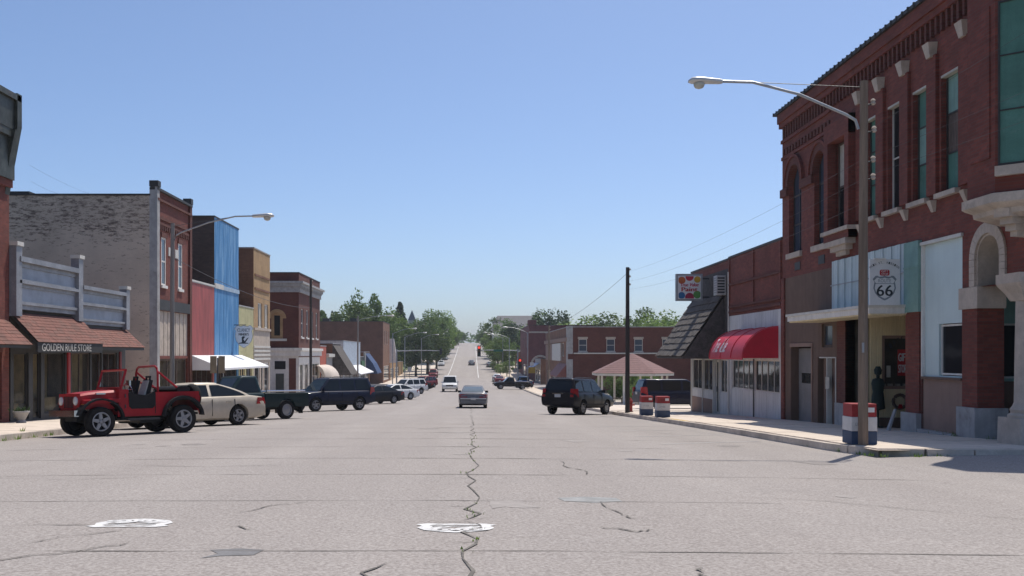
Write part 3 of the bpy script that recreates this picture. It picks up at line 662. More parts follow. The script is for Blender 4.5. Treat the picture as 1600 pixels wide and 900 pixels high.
# blue panelled shop
m = panel(MB(), FR, 24.35, 26.5, .60, 4.0, [(24.45, 25.7, .66, 1.95)], .1); o = m.build('blue_panel', LBLUE, B, fix=False); o.location.x += .06
o = box_part(B, 'stall_riser', TANPAN, FR, 24.36, 26.5, zg, .56, -.2, -.02); box_part(B, 'stall_riser_cap', BROWNST, FR, 24.36, 26.5, .56, .62, -.2, .05)
w = window(B, FR, (24.47, 25.68, .68, 1.93), .14, WHITE, GLASS, .045, 0, 0, name='shop_window')
box_part(B, 'corner_trim', WHITE, FR, 26.47, 26.52, .6, 4.0, -.1, .03); box_part(B, 'head_trim', OFFW, FR, 24.3, 26.56, 4.0, 4.08, -.05, .06)
box_part(B, 'step', STONED, FR, 24.3, 26.6, zg, G(26) + .12, -.1, .12)
box_part(B, 'teal_panel', TEALL, FR, 26.53, 27.42, 2.3, 4.15, -.02, .10); box_part(B, 'teal_panel', TEALL, FR, 26.53, 27.42, 3.46, 3.5, .10, .115)
# corrugated fascia, canopy
nb = 19
for i in range(nb):
    a = 27.42 + 5.6*i/nb; box_part(B, 'fascia_sheet', CORR, FR, a, a + 5.6/nb - .012, 2.5, 4.17 + .0*i, .02, .05 + (i % 2)*.022)
box_part(B, 'fascia_rail', STEEL, FR, 27.4, 33.05, 3.38, 3.41, .05, .085)
c = MB().bx(FR, 27.35, 34.4, 2.28, 2.48, .0, 1.05).build('canopy', WHITE, B)
MB().bx(FR, 27.4, 34.35, 2.24, 2.28, .02, 1.0).build('soffit', CREAM, c); MB().bx(FR, 27.3, 34.45, 2.44, 2.52, .02, 1.1).build('canopy_edge', OFFW, c)
# archway to the corner entrance: voussoirs, pier, column
for i in range(15):
    arch_ring(MB(), FR, 23.13, 3.38, .555, .80, -.1, .05, 1, 1.0, .03, pi*i/15, pi*(i + 1)/15).build('voussoir', STONE, B)
for s_ in (-1, 1):
    for i in range(4): u_ = sorted((23.13 + s_*.555, 23.13 + s_*.80)); MB().bx(FR, u_[0], u_[1], 2.76 + .155*i, 2.76 + .155*i + .148, -.1, .05).build('voussoir', STONE, B)
arch_ring(MB(), FR, 23.13, 3.38, .50, .555, -.6, .0, 20).build('arch_soffit', STONE, B)
for s_ in (-1, 1): u_ = sorted((23.13 + s_*.50, 23.13 + s_*.555)); MB().bx(FR, u_[0], u_[1], 2.76, 3.38, -.6, 0).build('arch_soffit', STONE, B)
box_part(B, 'impost', STONE, FR, 23.5, 24.4, 2.25, 2.75, -.6, .07)
box_part(B, 'pier', RED_B, FR, 23.6, 24.33, -.05, 2.25, -.6, .02); MB().bx(FR, 23.52, 24.42, zg, -.05, -.66, .12).build('pier_foot', STONED, B)
CX_, CY_ = 11.56, 21.15
MB().hexa([V((CX_ + sx*a, CY_ + sy*a, z)) for z, a in ((-1.1, .46), (-.12, .44)) for sx, sy in ((-1, -1), (1, -1), (1, 1), (-1, 1))]).build('column_plinth', STONE, B)
MB().lathe((CX_, CY_, 0), [(.42, -.12), (.42, -.06), (.36, -.02), (.38, .05), (.33, .12), (.30, .2), (.285, 1.2), (.265, 2.3)], 24).build('column', STONE, B, smooth=40)
m = MB(); m.rings([[V((CX_ + sx*a, CY_ + sy*a, z)) for sx, sy in ((-1, -1), (1, -1), (1, 1), (-1, 1))] for z, a in ((2.3, .27), (2.45, .34), (2.6, .44), (2.66, .47), (2.86, .47))]); m.build('capital', STONE, B)
panel(MB(), FX(13.0, -1), Y0 + .1, 24.3, zg, 4.1, [(22.0, 23.2, .6, 1.9)], .1).build('entrance_wall', TEALL, B, fix=False)
window(B, FX(13.0, -1), (22.0, 23.2, .6, 1.9), .05, OFFW, GLASS, .05, 0, 0); MB().box(12.9, 13.0, Y0 + .1, 24.3, zg, .5).build('base_panel', BROWNST, B)
w = MB().bx(FX(12.4, -1), 21.4, 23.6, 2.64, 2.7, -.05, .05).build('transom', OFFW, B)
MB().box(12.34, 12.4, 22.5, 23.3, 2.72, 3.95).build('fanlight_board', TEAL, B); MB().box(12.34, 12.4, 23.3, 23.75, 2.72, 3.95).build('fanlight_board', STONED, B)
panel(MB(), FY(24.26), 12.2, 13.6, zg, 3.96, [(12.35, 13.1, .62, 1.92)], .08).build('entrance_wall', TEALL, B, fix=False); window(B, FY(24.26), (12.35, 13.1, .62, 1.92), .05, OFFW, GLASS, .045, 0, 0); MB().box(12.2, 13.6, 24.2, 24.255, zg, .55).build('base_panel', BROWNST, B)
MB().box(11.75, 13.6, Y0 + .02, 24.3, 3.96, 4.02).build('entrance_ceiling', STONED, B)
# round corner bay of the upper floor
oc = V((12.0, 21.3, 0)); n8 = 8
def oct_(r, z): return [oc + V((r*cos(2*pi*(k + .5)/n8), r*sin(2*pi*(k + .5)/n8), z)) for k in range(n8)]
MB().rings([oct_(r, z) for r, z in ((1.5, 4.4), (1.5, 9.1), (1.58, 9.12), (1.58, 9.5), (1.7, 9.52), (1.7, 10.4))]).build('corner_bay', RED_B, B)
MB().rings([oct_(r, z) for r, z in ((1.15, 3.98), (1.38, 4.06), (1.4, 4.16), (1.55, 4.22), (1.61, 4.26), (1.61, 4.44), (1.52, 4.46))]).build('bay_base', STONE, B)
for k, lb in ((3, 0), (4, 0), (5, 0), (6, 0)):
    a = 2*pi*k/n8; nn = V((cos(a), sin(a), 0)); uu = V((-nn.y, nn.x, 0)); R_ = 1.5*cos(pi/n8)
    fr = Fr(oc + nn*R_, uu, nn)
    if k in (5, 6):
        m = MB(); w = window(B, fr, (-.5, .5, 5.0, 8.3), -.03, DARKT, [TEAL, TEAL, TEAL], .035, 0, 2)
    else:
        m = MB(); m.bx(fr, -.4, .4, 5.2, 8.3, .0, .03); m.build('brick_panel', RED_B, B)
    if k in (5, 6): MB().bx(fr, -.54, .54, 4.78, 4.98, -.05, .12).build('sill', STONE, B)
for ang in (204, 250):
    a = radians(ang); d_ = V((cos(a), sin(a), 0)); u_ = V((-d_.y, d_.x, 0)); fr = Fr(oc, u_, d_)
    for k_, (r, w_, z0, z1) in enumerate(((1.36, .18, 3.98, 4.14), (1.22, .15, 3.84, 3.98), (1.1, .12, 3.71, 3.84), (1.0, .08, 3.6, 3.71))):
        MB().bx(fr, -w_, w_, z0, z1, .3, r).build('corbel', STONE, B)

# projecting route sign at the near end of the canopy
S = thing('route_sign', 'pale square sign with a black highway shield standing on the canopy', 'sign', (10.7, 27.25, 2.5))
MB().box(10.62, 11.42, 27.22, 27.28, 2.5, 3.72).build('board', SIGNW, S)
MB().box(10.7, 11.0, 27.12, 27.2, 3.70, 3.74).build('lamp_bar', WHITE, S)
def shield_on(parent, fr, uc, v0, w, h, outer, inner, d=.004, t=.82):
    m = MB(); n = len(SHIELD); big = [(uc + x*w, v0 + y*h) for x, y in SHIELD]; sm = [(uc + x*w*t, v0 + h*.08 + y*h*.84) for x, y in SHIELD]
    for i in range(n): j = (i + 1) % n; m.poly([fr.P(*big[i], d), fr.P(*big[j], d), fr.P(*sm[j], d), fr.P(*sm[i], d)])
    return m.build('shield', outer, parent, fix=False)
fr = FY(27.22)
sh = shield_on(S, fr, 11.01, 2.62, .64, .66, SIGNG, None, .004, .87)
MB().bx(fr, 10.74, 11.28, 3.06, 3.075, 0, .006).build('shield_bar', SIGNG, S)
text(S, 'lettering', '66', (10.80, 27.216, 2.74), (1, 0, 0), (0, 0, 1), .42, .29, SIGNK, .002, bold=.008)
text(S, 'lettering', 'ROUTE', (10.84, 27.216, 3.1), (1, 0, 0), (0, 0, 1), .34, .09, SIGNG, .002)
m = MB(); cxy = [(10.9 + .0, 3.32)]; pts = []
for cx, cz, a0 in ((11.09, 3.39, 0), (10.93, 3.39, 90), (10.93, 3.33, 180), (11.09, 3.33, 270)):
    for i in range(5): a = radians(a0 + 90*i/4); pts.append((cx + .05*cos(a), 27.214, cz + .05*sin(a)))
m.prism(pts, (0, .004, 0)).build('badge', SIGNR, S)
text(S, 'lettering', 'GIFT', (10.92, 27.210, 3.37), (1, 0, 0), (0, 0, 1), .18, .06, SIGNW, .002); text(S, 'lettering', 'STOP', (10.92, 27.210, 3.29), (1, 0, 0), (0, 0, 1), .18, .06, SIGNW, .002)
word = 'MAIN ST. MISSION'; m = MB()
for i, ch in enumerate(word):
    if ch == ' ': continue
    a = radians(128 - 76*i/(len(word) - 1)); cx, cz, r = 11.0, 3.02, .58
    u_ = V((sin(a), 0, -cos(a))); v_ = V((cos(a), 0, sin(a)))
    text(None, '', ch, V((cx + r*cos(a), 27.216, cz + r*sin(a))) - u_*.018, u_, v_, .036 if ch != '.' else .012, .06 if ch != '.' else .014, None, .002, mb=m)
m.build('lettering', SIGNK, S, fix=False)

# ------------------------------------------------------------------ paint store: red brick over white boards
P = thing('paint_store', 'low red brick store with white boarded front under a red awning', 'building', (XR, 42, G(42)))
ya, yb = 38.43, 46.3; zg2 = G(46.3) - .5; wh = [(38.75, 42.15, -.32, .96), (42.35, 45.8, -.32, .96)]
shell(P, 'brick_wall', RED_B, FR, ya, yb, 2.9, 5.5, [], .1)
shell(P, 'boarded_front', WHITEW, FR, ya, yb, zg2, 2.9, wh, .12)
closed_back(P, XR, 30, ya, yb, zg2, 5.5, RED_D, near=False, parapet='dark')
for z in (3.02, 3.25, 4.25): box_part(P, 'brick_ledge', RED_D, FR, ya + .02, yb, z, z + .1, -.02, .07)
for a in (38.5, 42.2, 46.1): box_part(P, 'pilaster', RED_B, FR, a, a + .22, 3.36, 5.48, -.02, .05)
for a, b, c_, d_ in wh:
    w = window(P, FR, (a, b, c_, d_), .07, OFFW, GLASS, .05, 3 if a < 40 else 3, 0, name='shop_window')
for a in (38.45, 42.2, 45.85): box_part(P, 'post', WHITEW if a != 42.2 else DARKT, FR, a, a + .1, zg2, 1.0, -.02, .03)
for a in (40.4, 44.0): box_part(P, 'board_joint', STONED, FR, a, a + .03, zg2, -.36, -.01, .006)
aw = MB(); pr = [(0, 2.24)] + [(1.38*sin(pi/2*i/10), 1.04 + 1.2*cos(pi/2*i/10)) for i in range(1, 11)] + [(0, 1.04)]
ys_ = [38.9, 39.15, 40.0, 41.0, 42.0, 43.0, 44.0, 44.25]; sc_ = [.985, 1, 1, 1, 1, 1, 1, .985]
aw.rings([[FR.P(y, 1.04 + (z - 1.04)*s_, d_*s_) for d_, z in pr] for y, s_ in zip(ys_, sc_)], cap=True, closed=False)
A = aw.build('awning', CANV_R, P, smooth=35)
for y in (38.9, 40.6, 42.3, 44.25):
    rb = MB(); rb.tube([FR.P(y, z + .008, d_ + .008) for d_, z in pr[:-1]], .02, 5); rb.build('awning_rib', CANV_R, A)
MB().bx(FR, 38.9, 44.25, .98, 1.05, 1.35, 1.385).build('awning_hem', CANV_R, A)
vs_, fs = text_mesh('True Value', .25); x0 = min(p.x for p in vs_); x1 = max(p.x for p in vs_); y0_ = min(p.y for p in vs_); y1_ = max(p.y for p in vs_)
m = MB()
for p in vs_:   # lettering follows the curved canvas
    a = radians(50 + 30*(1 - (p.y - y0_)/(y1_ - y0_))); yy = 43.7 - (p.x - x0)/(x1 - x0)*2.1
    m.v.append(tuple(FR.P(yy, 1.04 + 1.2*cos(a)*1.012 + .01, 1.38*sin(a)*1.012 + .012)))
m.f = fs; m.build('lettering', SIGNW, A, fix=False)

# ------------------------------------------------------------------ shingled store with mansard
Q = thing('shingled_store', 'dark shingle fronted store with a steep wooden shake canopy', 'building', (XR, 50, G(50)))
ya, yb = 46.33, 54.2; zg3 = G(54.2) - .5
sh_h = [(46.6, 47.9, -.6, .95), (48.15, 49.1, zg3, .95), (49.4, 51.4, -.6, .95), (51.6, 53.9, -.6, .95)]
shell(Q, 'shingle_wall', SHAKES, FR, ya, yb, 1.0, 5.08, [], .1); shell(Q, 'brick_parapet', RED_B, FR, ya, yb, 5.08, 5.45, [], .1)
shell(Q, 'shop_front', WHITEW, FR, ya, yb, zg3, 1.0, sh_h, .12)
closed_back(Q, XR, 30, ya, yb, zg3, 5.45, BROWN_B, near=False, parapet='dark')
for h in (sh_h[0], sh_h[2], sh_h[3]): window(Q, FR, h, .06, OFFW, GLASS, .06, 1, 0, name='shop_window')
d = window(Q, FR, (48.2, 49.05, G(49) + .02, .93), .1, OFFW, GLASS, .12, 0, 0, name='door'); MB().bx(FR, 48.85, 48.9, -.6, -.35, -.08, -.02).build('handle', STEEL, d)
box_part(Q, 'stall_riser', TANPAN, FR, 49.4, 53.95, zg3, -1.0, -.02, .02)
for a in (46.4, 48.0, 49.2, 51.45, 54.05): box_part(Q, 'post', OFFW, FR, a, a + .11, zg3, 1.0, -.02, .045)
rows, cols = 9, 15; ya2, yb2 = 47.1, 53.8; d0, z0, d1, z1 = .08, 3.9, 1.95, 1.1
mb = MB(); mb.prism([FR.P(ya2 + .02, z0 - .05, .0), FR.P(ya2 + .02, z1 - .03, d1 - .05), FR.P(ya2 + .02, z1 - .12, d1 - .05), FR.P(ya2 + .02, z1 - .12, 0)], (0, yb2 - ya2 - .04, 0))
can = mb.build('shake_canopy', SHAKES, Q)
sl = V((-(d1 - d0), 0, z1 - z0)); ln = sl.length; sl.normalize(); up = V((sl.z, 0, -sl.x)) * (1 if sl.z*0 - sl.x > 0 else -1); up = V((-abs(sl.z), 0, abs(sl.x)))
for r in range(rows):
    y = ya2 - rnd.uniform(0, .25)
    while y < yb2:
        w_ = rnd.uniform(.34, .56); a = max(y, ya2); b = min(y + w_ - .015, yb2); y += w_
        if b - a < .06: continue
        s0 = ln*r/rows - .02; s1 = ln*(r + 1)/rows + rnd.uniform(-.02, .035); p0 = V((XR - d0, 0, z0)) + sl*s0 + up*.012; p1 = V((XR - d0, 0, z0)) + sl*s1 + up*(.05 + rnd.uniform(-.008, .012))
        q0 = p0 - up*.02; q1 = p1 - up*.035; Yv = lambda p, yy: V((p.x, yy, p.z))
        MB().hexa([Yv(q0, a), Yv(q0, b), Yv(q1, b), Yv(q1, a), Yv(p0, a), Yv(p0, b), Yv(p1, b), Yv(p1, a)]).build('shake', SHAKE, Q, fix=False)
ac = MB().bx(FR, 46.9, 47.5, 3.9, 4.8, -.02, .42).build('air_conditioner', ALU, Q)
for i in range(7): MB().bx(FR, 46.95, 47.45, 4.0 + .11*i, 4.05 + .11*i, .42, .44).build('louvre', STEEL, ac)
for i in range(6): MB().box(XR - .38, XR - .06, 46.88, 46.9, 3.99 + .13*i, 4.06 + .13*i).build('louvre', DSTEEL, ac)
MB().tube([FR.P(46.2, zg3, .06), FR.P(46.2, 4.9, .06)], .035, 6).build('downpipe', OFFW, Q)
# hanging paint sign
S = thing('paint_sign', 'square paint sign with coloured spots hung above the shake canopy', 'sign', (10.8, 50.2, 3.8))
MB().box(10.07, 11.36, 50.1, 50.36, 3.8, 5.12).build('box', STEEL, S)
face = MB().box(10.16, 11.27, 50.085, 50.1, 3.89, 5.03).build('face', SIGNW, S)
spots = [(10.34, 4.80, .18, (.55, .13, .03)), (10.72, 4.97, .2, (.52, .02, .05)), (11.1, 4.84, .16, (.62, .36, .02)), (10.33, 4.06, .17, (.03, .16, .36)), (10.72, 3.97, .22, (.40, .02, .07)), (11.09, 4.1, .19, (.10, .30, .07))]
for i, (x, z, r, c_) in enumerate(spots):
    pts = [(min(max(x + r*cos(a), 10.18), 11.25), 50.079, min(max(z + r*sin(a), 3.91), 5.0)) for a in [2*pi*k/20 for k in range(20)]]
    MB().prism(pts, (0, .004, 0)).build('spot', M('sign_spot_%d' % i, c_, .5), face)
text(face, 'lettering', 'True Value', (10.28, 50.074, 4.5), (1, 0, 0), (0, 0, 1), .88, .17, M('sign_crimson', (.5, .03, .08), .5), .003, .25, bold=.008); text(face, 'lettering', 'Paint', (10.33, 50.074, 4.26), (1, 0, 0), (0, 0, 1), .78, .2, SIGNR, .003, bold=.014)
MB().box(11.36, 11.72, 50.2, 50.26, 4.85, 4.92).box(11.36, 11.72, 50.2, 50.26, 3.95, 4.02).build('bracket', DSTEEL, S)

# ------------------------------------------------------------------ long brick building beyond the lot
L_ = thing('long_brick_building', 'long two storey red brick building with a pale ledge behind the gazebo', 'building', (XR, 123, G(123)))
ya, yb, zt = 123.0, 159.0, 4.4; zg4 = G(159) - .6
wins = [(13.0 + i*3.35, 13.0 + i*3.35 + 1.0) for i in range(8)]
nh = [(a, b, 1.5, 3.0) for a, b in wins]
closed_back(L_, XR, 42, ya, yb, zg4, zt, RED_D, near=True, near_holes=nh, nearm=RED_D)
for a, b in wins: window(L_, FY(ya), (a, b, 1.5, 3.0), .1, OFFW, GLASSB, .07, 0, 1, sill=STONED, lintel=STONE)
box_part(L_, 'ledge', OFFW, FY(ya), XR + .7, 42, 1.2, 1.34, -.02, .25); box_part(L_, 'dark_band', RED_D, FY(ya), XR + .02, 42, .55, 1.2, -.02, .05)
fh = [(126, 131, -3.3, -1.2), (133, 138, -3.3, -1.2), (141, 146, -3.3, -1.2), (150, 156, -3.3, -1.2), (128, 131, .9, 2.6), (147, 150, .9, 2.6), (152, 155, .9, 2.6)]
shell(L_, 'front_wall', BROWN_B, FR, ya, yb, zg4, zt, fh, .15)
for h in fh: window(L_, FR, h, .1, WHITE, GLASS, .08, 1, 0, name='shop_window' if h[3] < 0 else 'window')
box_part(L_, 'sign_board', OFFW, FR, 131.5, 145, .3, 2.6, .0, .15); box_part(L_, 'boarded_panel', TANPAN, FR, 145.2, 158, .3, 2.6, .0, .1); box_part(L_, 'cornice', TANPAN, FR, ya, yb, 2.7, 3.2, 0, .25)
box_part(L_, 'corner_post', STONED, FR, ya - .02, ya + .9, zg4, zt + .15, -.6, .12)
MB().prism([FR.P(123.6, .0, .05), FR.P(123.6, -1.5, 1.3), FR.P(123.6, -1.6, 1.3), FR.P(123.6, -1.6, .05)], (0, 12, 0)).build('awning', M('maroon_awning', (.25, .09, .075), .7), L_)

# ------------------------------------------------------------------ gazebo
gx, gy = 12.1, 76.5; gz = G(gy)
Z = thing('gazebo', 'open gazebo with white posts and a low brown shingled roof', 'gazebo', (gx, gy, gz))
r0 = 3.05; n6 = 8
roofr = [[V((gx + r*cos(2*pi*(k + .5)/n6), gy + r*sin(2*pi*(k + .5)/n6), z)) for k in range(n6)] for r, z in [(r0 + .1, gz + 2.33)] + [q_ for k_ in range(11) for q_ in (((r0 + .1)*(1 - k_/11), gz + 2.36 + 1.46*k_/11), ((r0 + .1)*(1 - (k_ + 1)/11) + .035, gz + 2.36 + 1.46*(k_ + 1)/11 - .035))]]
MB().rings(roofr).build('roof', GAZ, Z)
MB().rings([[V((gx + r*cos(2*pi*(k + .5)/n6), gy + r*sin(2*pi*(k + .5)/n6), z)) for k in range(n6)] for r, z in ((r0 - .02, gz + 2.15), (r0 + .06, gz + 2.16), (r0 + .06, gz + 2.33), (r0 - .1, gz + 2.34))]).build('fascia', OFFW, Z)
for k in range(n6):
    a = 2*pi*(k + .5)/n6; x, y = gx + (r0 - .45)*cos(a), gy + (r0 - .45)*sin(a)
    MB().box(x - .07, x + .07, y - .07, y + .07, gz, gz + 2.2).build('post', WHITE, Z)
MB().lathe((gx, gy, gz), [(r0, -.2), (r0, .08)], n6, a0=pi/n6).build('floor', CONC, Z)
for s_ in (-1, 1): MB().box(gx + s_*1.2 - .5, gx + s_*1.2 + .5, gy - .2, gy + .2, gz + .42, gz + .47).box(gx + s_*1.2 - .45, gx + s_*1.2 - .38, gy - .15, gy + .15, gz + .08, gz + .42).box(gx + s_*1.2 + .38, gx + s_*1.2 + .45, gy - .15, gy + .15, gz + .08, gz + .42).build('bench', WOOD, Z)
# ================================================================== LEFT SIDE
XL = -15.7
FL = FX(XL, 1)
# ------------------------------------------------------------------ tall brick at the frame edge
T = thing('tall_brick_building', 'tall brick building with a heavy dark metal cornice at the left edge', 'building', (XL, 30, G(30)))
ya, yb = 22.0, 34.85; zg = G(34.85) - .5
hs = [(26.5, 27.4, 4.6, 6.4), (29, 29.9, 4.6, 6.4), (31.5, 32.4, 4.6, 6.4), (24, 28.5, -1.0, 1.25), (29, 34.3, -1.0, 1.25)]
shell(T, 'brick_wall', RED_B, FL, ya, yb, zg, 9.6, hs, .2)
closed_back(T, XL, -30, ya, yb, zg, 9.6, RED_D, near=True, parapet='dark')
for h in hs: window(T, FL, h, .12, DARKT, GLASS if h[3] > 2 else SHOPG, .07, 1, 0 if h[3] < 2 else 1, sill=STONED if h[3] > 2 else None, name='window' if h[3] > 2 else 'shop_window')
for h in hs[3:]: box_part(T, 'interior_wall', INT, FL, h[0], h[1], h[2], h[3], -.8, -.75)
for a, b, e, f_ in ((6.85, 7.1, .12, RED_B), (7.1, 8.5, .18, GREENT), (8.5, 8.75, .3, GREENT), (8.75, 9.75, .32, GREENT), (9.75, 9.95, .42, GREENT)): box_part(T, 'cornice', f_, FL, ya, yb + .02, a, b, -.05, e)
for yy in frange(22.4, 34.4, 1.5):
    MB().prism([FL.P(yy, 7.3, .15), FL.P(yy, 7.9, .24), FL.P(yy, 8.75, .42), FL.P(yy, 8.75, .1)], (0, .26, 0)).build('bracket', GREENT, T)
MB().prism([FL.P(34.55, 6.6, 0), FL.P(34.55, 7.2, .1), FL.P(34.55, 8.9, .42), FL.P(34.55, 10.0, .42), FL.P(34.55, 10.0, 0)], (0, .34, 0)).build('bracket', GREENT, T)
def shingle_awning(root, ya, yb, z0, z1, d, val, rows):
    core = MB().prism([FL.P(ya, z0 - .04, .02), FL.P(ya, z1 - .03, d - .04), FL.P(ya, z1 - val, d - .04), FL.P(ya, z1 - val, d - .08), FL.P(ya, z1 - .08, d - .1), FL.P(ya, z0 - .12, .02)], (0, yb - ya, 0)).build('awning', DARKT, root)
    A = V((XL, 0, z0)); Bv = V((XL + d, 0, z1)); s_ = Bv - A; up = V((-s_.z, 0, s_.x)).normalized()
    for r in range(rows):
        y = ya - rnd.uniform(0, .4)
        while y < yb:
            w_ = rnd.uniform(.3, .6); a = max(ya, y); b = min(yb, y + w_ - .012); y += w_
            if b - a < .05: continue
            p0 = A + s_*(r/rows - .01) + up*.005; p1 = A + s_*((r + 1.12)/rows) + up*(.018 + rnd.uniform(-.003, .004)); q0 = p0 - up*.015; q1 = p1 - up*.02; Yv = lambda p, yy: V((p.x, yy, p.z))
            MB().hexa([Yv(q0, a), Yv(q0, b), Yv(q1, b), Yv(q1, a), Yv(p0, a), Yv(p0, b), Yv(p1, b), Yv(p1, a)]).build('shingle', rnd.choice((SHRED, SHRED, SHREDB)), core if False else root, fix=False)
    return core
shingle_awning(T, 29.6, 34.7, 2.35, 1.52, .85, .12, 7)
# ------------------------------------------------------------------ golden rule store
Gs = thing('awning_store', 'low storefront with a grey tin parapet and brown shingled awnings', 'building', (XL, 41, G(41)))
ya, yb = 34.95, 46.6; zg = G(46.6) - .5
fh = [(35.2, 36.4, -1.1, 1.25), (36.75, 37.45, -1.15, 1.25), (37.75, 39.7, -1.0, 1.25), (40.3, 42.3, -1.25, 1.25), (42.45, 43.6, -1.3, 1.25), (43.75, 45.5, -1.25, 1.25)]
shell(Gs, 'front_wall', DARKT, FL, ya, yb, zg, 2.6, fh, .15)
closed_back(Gs, XL - .01, -30, ya, yb, zg, 2.5, BROWN_B, near=False)
for i, h in enumerate(fh):
    w = window(Gs, FL, h, .1, DARKT if i < 3 else BROWNBD, SHOPG, .06, 1 if i in (3, 5) else 0, 0, name='shop_window')
    box_part(Gs, 'interior_wall', INT if i in (1, 2, 4) else INTD, FL, h[0] - .2, h[1] + .2, h[2] - .2, h[3], -.75 - .05*i, -.7 - .05*i)
    MB().bx(FL, h[0] + .2, h[1] - .2, h[2] + .05, h[2] + .55, -.6, -.3).build('display', CURT if i % 2 else INT, w)
for a in (39.85, 45.75): box_part(Gs, 'post', SIGNR if a < 41 else M('red_post', (.22, .02, .02), .6), FL, a, a + .2, zg, 1.3, -.02, .06)
# tin parapet in two steps
def tin(u0, u1, zb, zt):
    box_part(Gs, 'tin_panel', ZINCP, FL, u0, u1, zb, zt - .12, -.1, .06)
    h = zt - zb
    for f0, f1, e in ((0, .09, .10), (.09, .15, .17), (.42, .49, .11), (.49, .55, .22), (.55, .58, .14), (.81, .90, .11), (.90, 1.0, .26)):
        box_part(Gs, 'tin_moulding', ZINC, FL, u0, u1, zb + h*f0, zb + h*f1, 0, e)
    for i in range(1, 1): box_part(Gs, 'panel_seam', ZINCP, FL, u0 + (u1 - u0)*i/4, u0 + (u1 - u0)*i/4 + .02, zb, zt - .15, .06, .07)
tin(35.2, 40.5, 2.75, 4.57); tin(40.95, 46.1, 2.4, 3.95)
for a, zt, zb in ((34.92, 5.05, 2.5), (40.5, 5.12, 2.5), (46.1, 4.25, 2.3)):
    p = box_part(Gs, 'pier', ZINC, FL, a, a + .45, zb, zt - .14, -.1, .22); MB().bx(FL, a - .03, a + .48, zt - .14, zt, -.12, .27).build('pier_cap', OFFW, p)
box_part(Gs, 'parapet_back', ROOFM, FL, 35, 46.4, 2.5, 3.9, -.4, -.1)
core = shingle_awning(Gs, 35.0, 41.2, 2.62, 1.62, .92, .36, 9)
vb = MB().bx(FL, 35.0, 41.2, 1.25, 1.6, .89, .91).build('valance', BLACKG, core)
text(vb, 'lettering', 'GOLDEN RULE STORE', FL.P(35.35, 1.30, .912), (0, 1, 0), (0, 0, 1), 4.6, .26, OFFW, .003)
shingle_awning(Gs, 41.25, 46.7, 2.28, 1.50, .86, .14, 8)
# ------------------------------------------------------------------ brick with beige side wall
W = thing('beige_sided_building', 'two storey brick building with a peeling beige painted side wall', 'building', (XL, 54, G(54)))
ya, yb, zt = 51.05, 57.4, 9.1; zg = G(57.4) - .5
hs = [(52.0, 52.75, 4.7, 7.15), (55.0, 55.75, 4.7, 7.15), (51.55, 54.0, 1.1, 3.4), (54.3, 57.0, 1.1, 3.4), (51.7, 56.9, -1.7, .95)]
shell(W, 'brick_wall', RED_B, FL, ya, yb, zg, 9.4, hs, .2)
closed_back(W, XL - .3, -34, ya, yb, zg, zt, BEIGE, near=True, nearm=BEIGE, parapet='dark')
panel(MB(), FY(ya), XL - .301, XL, zg, 9.4).build('front_return', STONED, W, fix=False)
for h in hs[:2]:
    window(W, FL, h, .03, WHITE, GLASSB, .09, 0, 1, sill=WHITE)
    box_part(W, 'lintel', RED_D, FL, h[0] - .1, h[1] + .1, 7.15, 7.4, -.02, .06)
for a in (53.2, 54.4): box_part(W, 'stone_tablet', OFFW, FL, a, a + .55, 6.3, 6.75, 0, .03)
for z, e in ((7.75, .05), (8.0, .08), (8.9, .12)): box_part(W, 'brick_ledge', RED_D, FL, ya + .06, yb, z, z + .12, -.02, e)
corbels(W, RED_D, FL, ya + .45, yb - .5, 7.5, 7.74, 0, .07, .14, .32)
for a in (ya - .02, yb - .38): box_part(W, 'pilaster', RED_D if a > 52 else STONED, FL, a, a + .4, zg, 9.55, -.02, .1); 
for a in (ya - .05, yb - .41): box_part(W, 'finial', DARKT, FL, a, a + .46, 9.55, 9.85, -.3, .15)
box_part(W, 'coping', DARKT, FL, ya, yb, 9.4, 9.52, -.3, .14)
box_part(W, 'sign_fascia', DARKT, FL, ya + .4, yb - .4, 3.42, 3.95, 0, .1)
for h in hs[2:4]:
    n = 7
    for i in range(n): a = h[0] + (h[1] - h[0])*i/n; box_part(W, 'board', STONE, FL, a + .01, a + (h[1] - h[0])/n - .01, 1.1, 3.4, -.1, -.06 + .02*(i % 2))
window(W, FL, hs[4], .15, BROWNBD, SHOPG, .1, 2, 0, name='shop_window'); box_part(W, 'interior_wall', INT, FL, 51.7, 56.9, -1.7, .95, -1.5, -1.4)
ch = MB().box(-23.2, -22.1, 51.3, 52.2, 9.1, 9.35).build('chimney_stub', DARKT, W)
# ------------------------------------------------------------------ low red front, blue front, olive front
Rd = thing('red_front_store', 'low shop front of dark red boards beside the blue building', 'building', (XL, 60, G(60)))
zg = G(62.8) - .5
shell(Rd, 'front_wall', REDP, FL, 57.42, 62.75, zg, 5.3, [(57.8, 62.4, -2.0, .9)], .15)
closed_back(Rd, XL - .01, -30, 57.42, 62.75, zg, 5.25, BROWN_B, near=False)
window(Rd, FL, (57.8, 62.4, -2.0, .9), .1, BROWNBD, SHOPG, .09, 3, 0, name='shop_window'); box_part(Rd, 'interior_wall', INT, FL, 57.8, 62.4, -2, .9, -1.3, -1.25)
box_part(Rd, 'cap_rail', OFFW, FL, 57.42, 62.75, 5.3, 5.4, -.2, .05)
Bl = thing('blue_front_building', 'two storey building with a weathered bright blue front and black side', 'building', (XL, 66, G(66)))
zg = G(69.4) - .5
shell(Bl, 'front_wall', BLUEP, FL, 62.8, 69.35, zg, 9.65, [(63.3, 68.9, -2.1, .8)], .15)
closed_back(Bl, XL - .01, -32, 62.8, 69.35, zg, 9.6, BLACKW, near=True, parapet='dark')
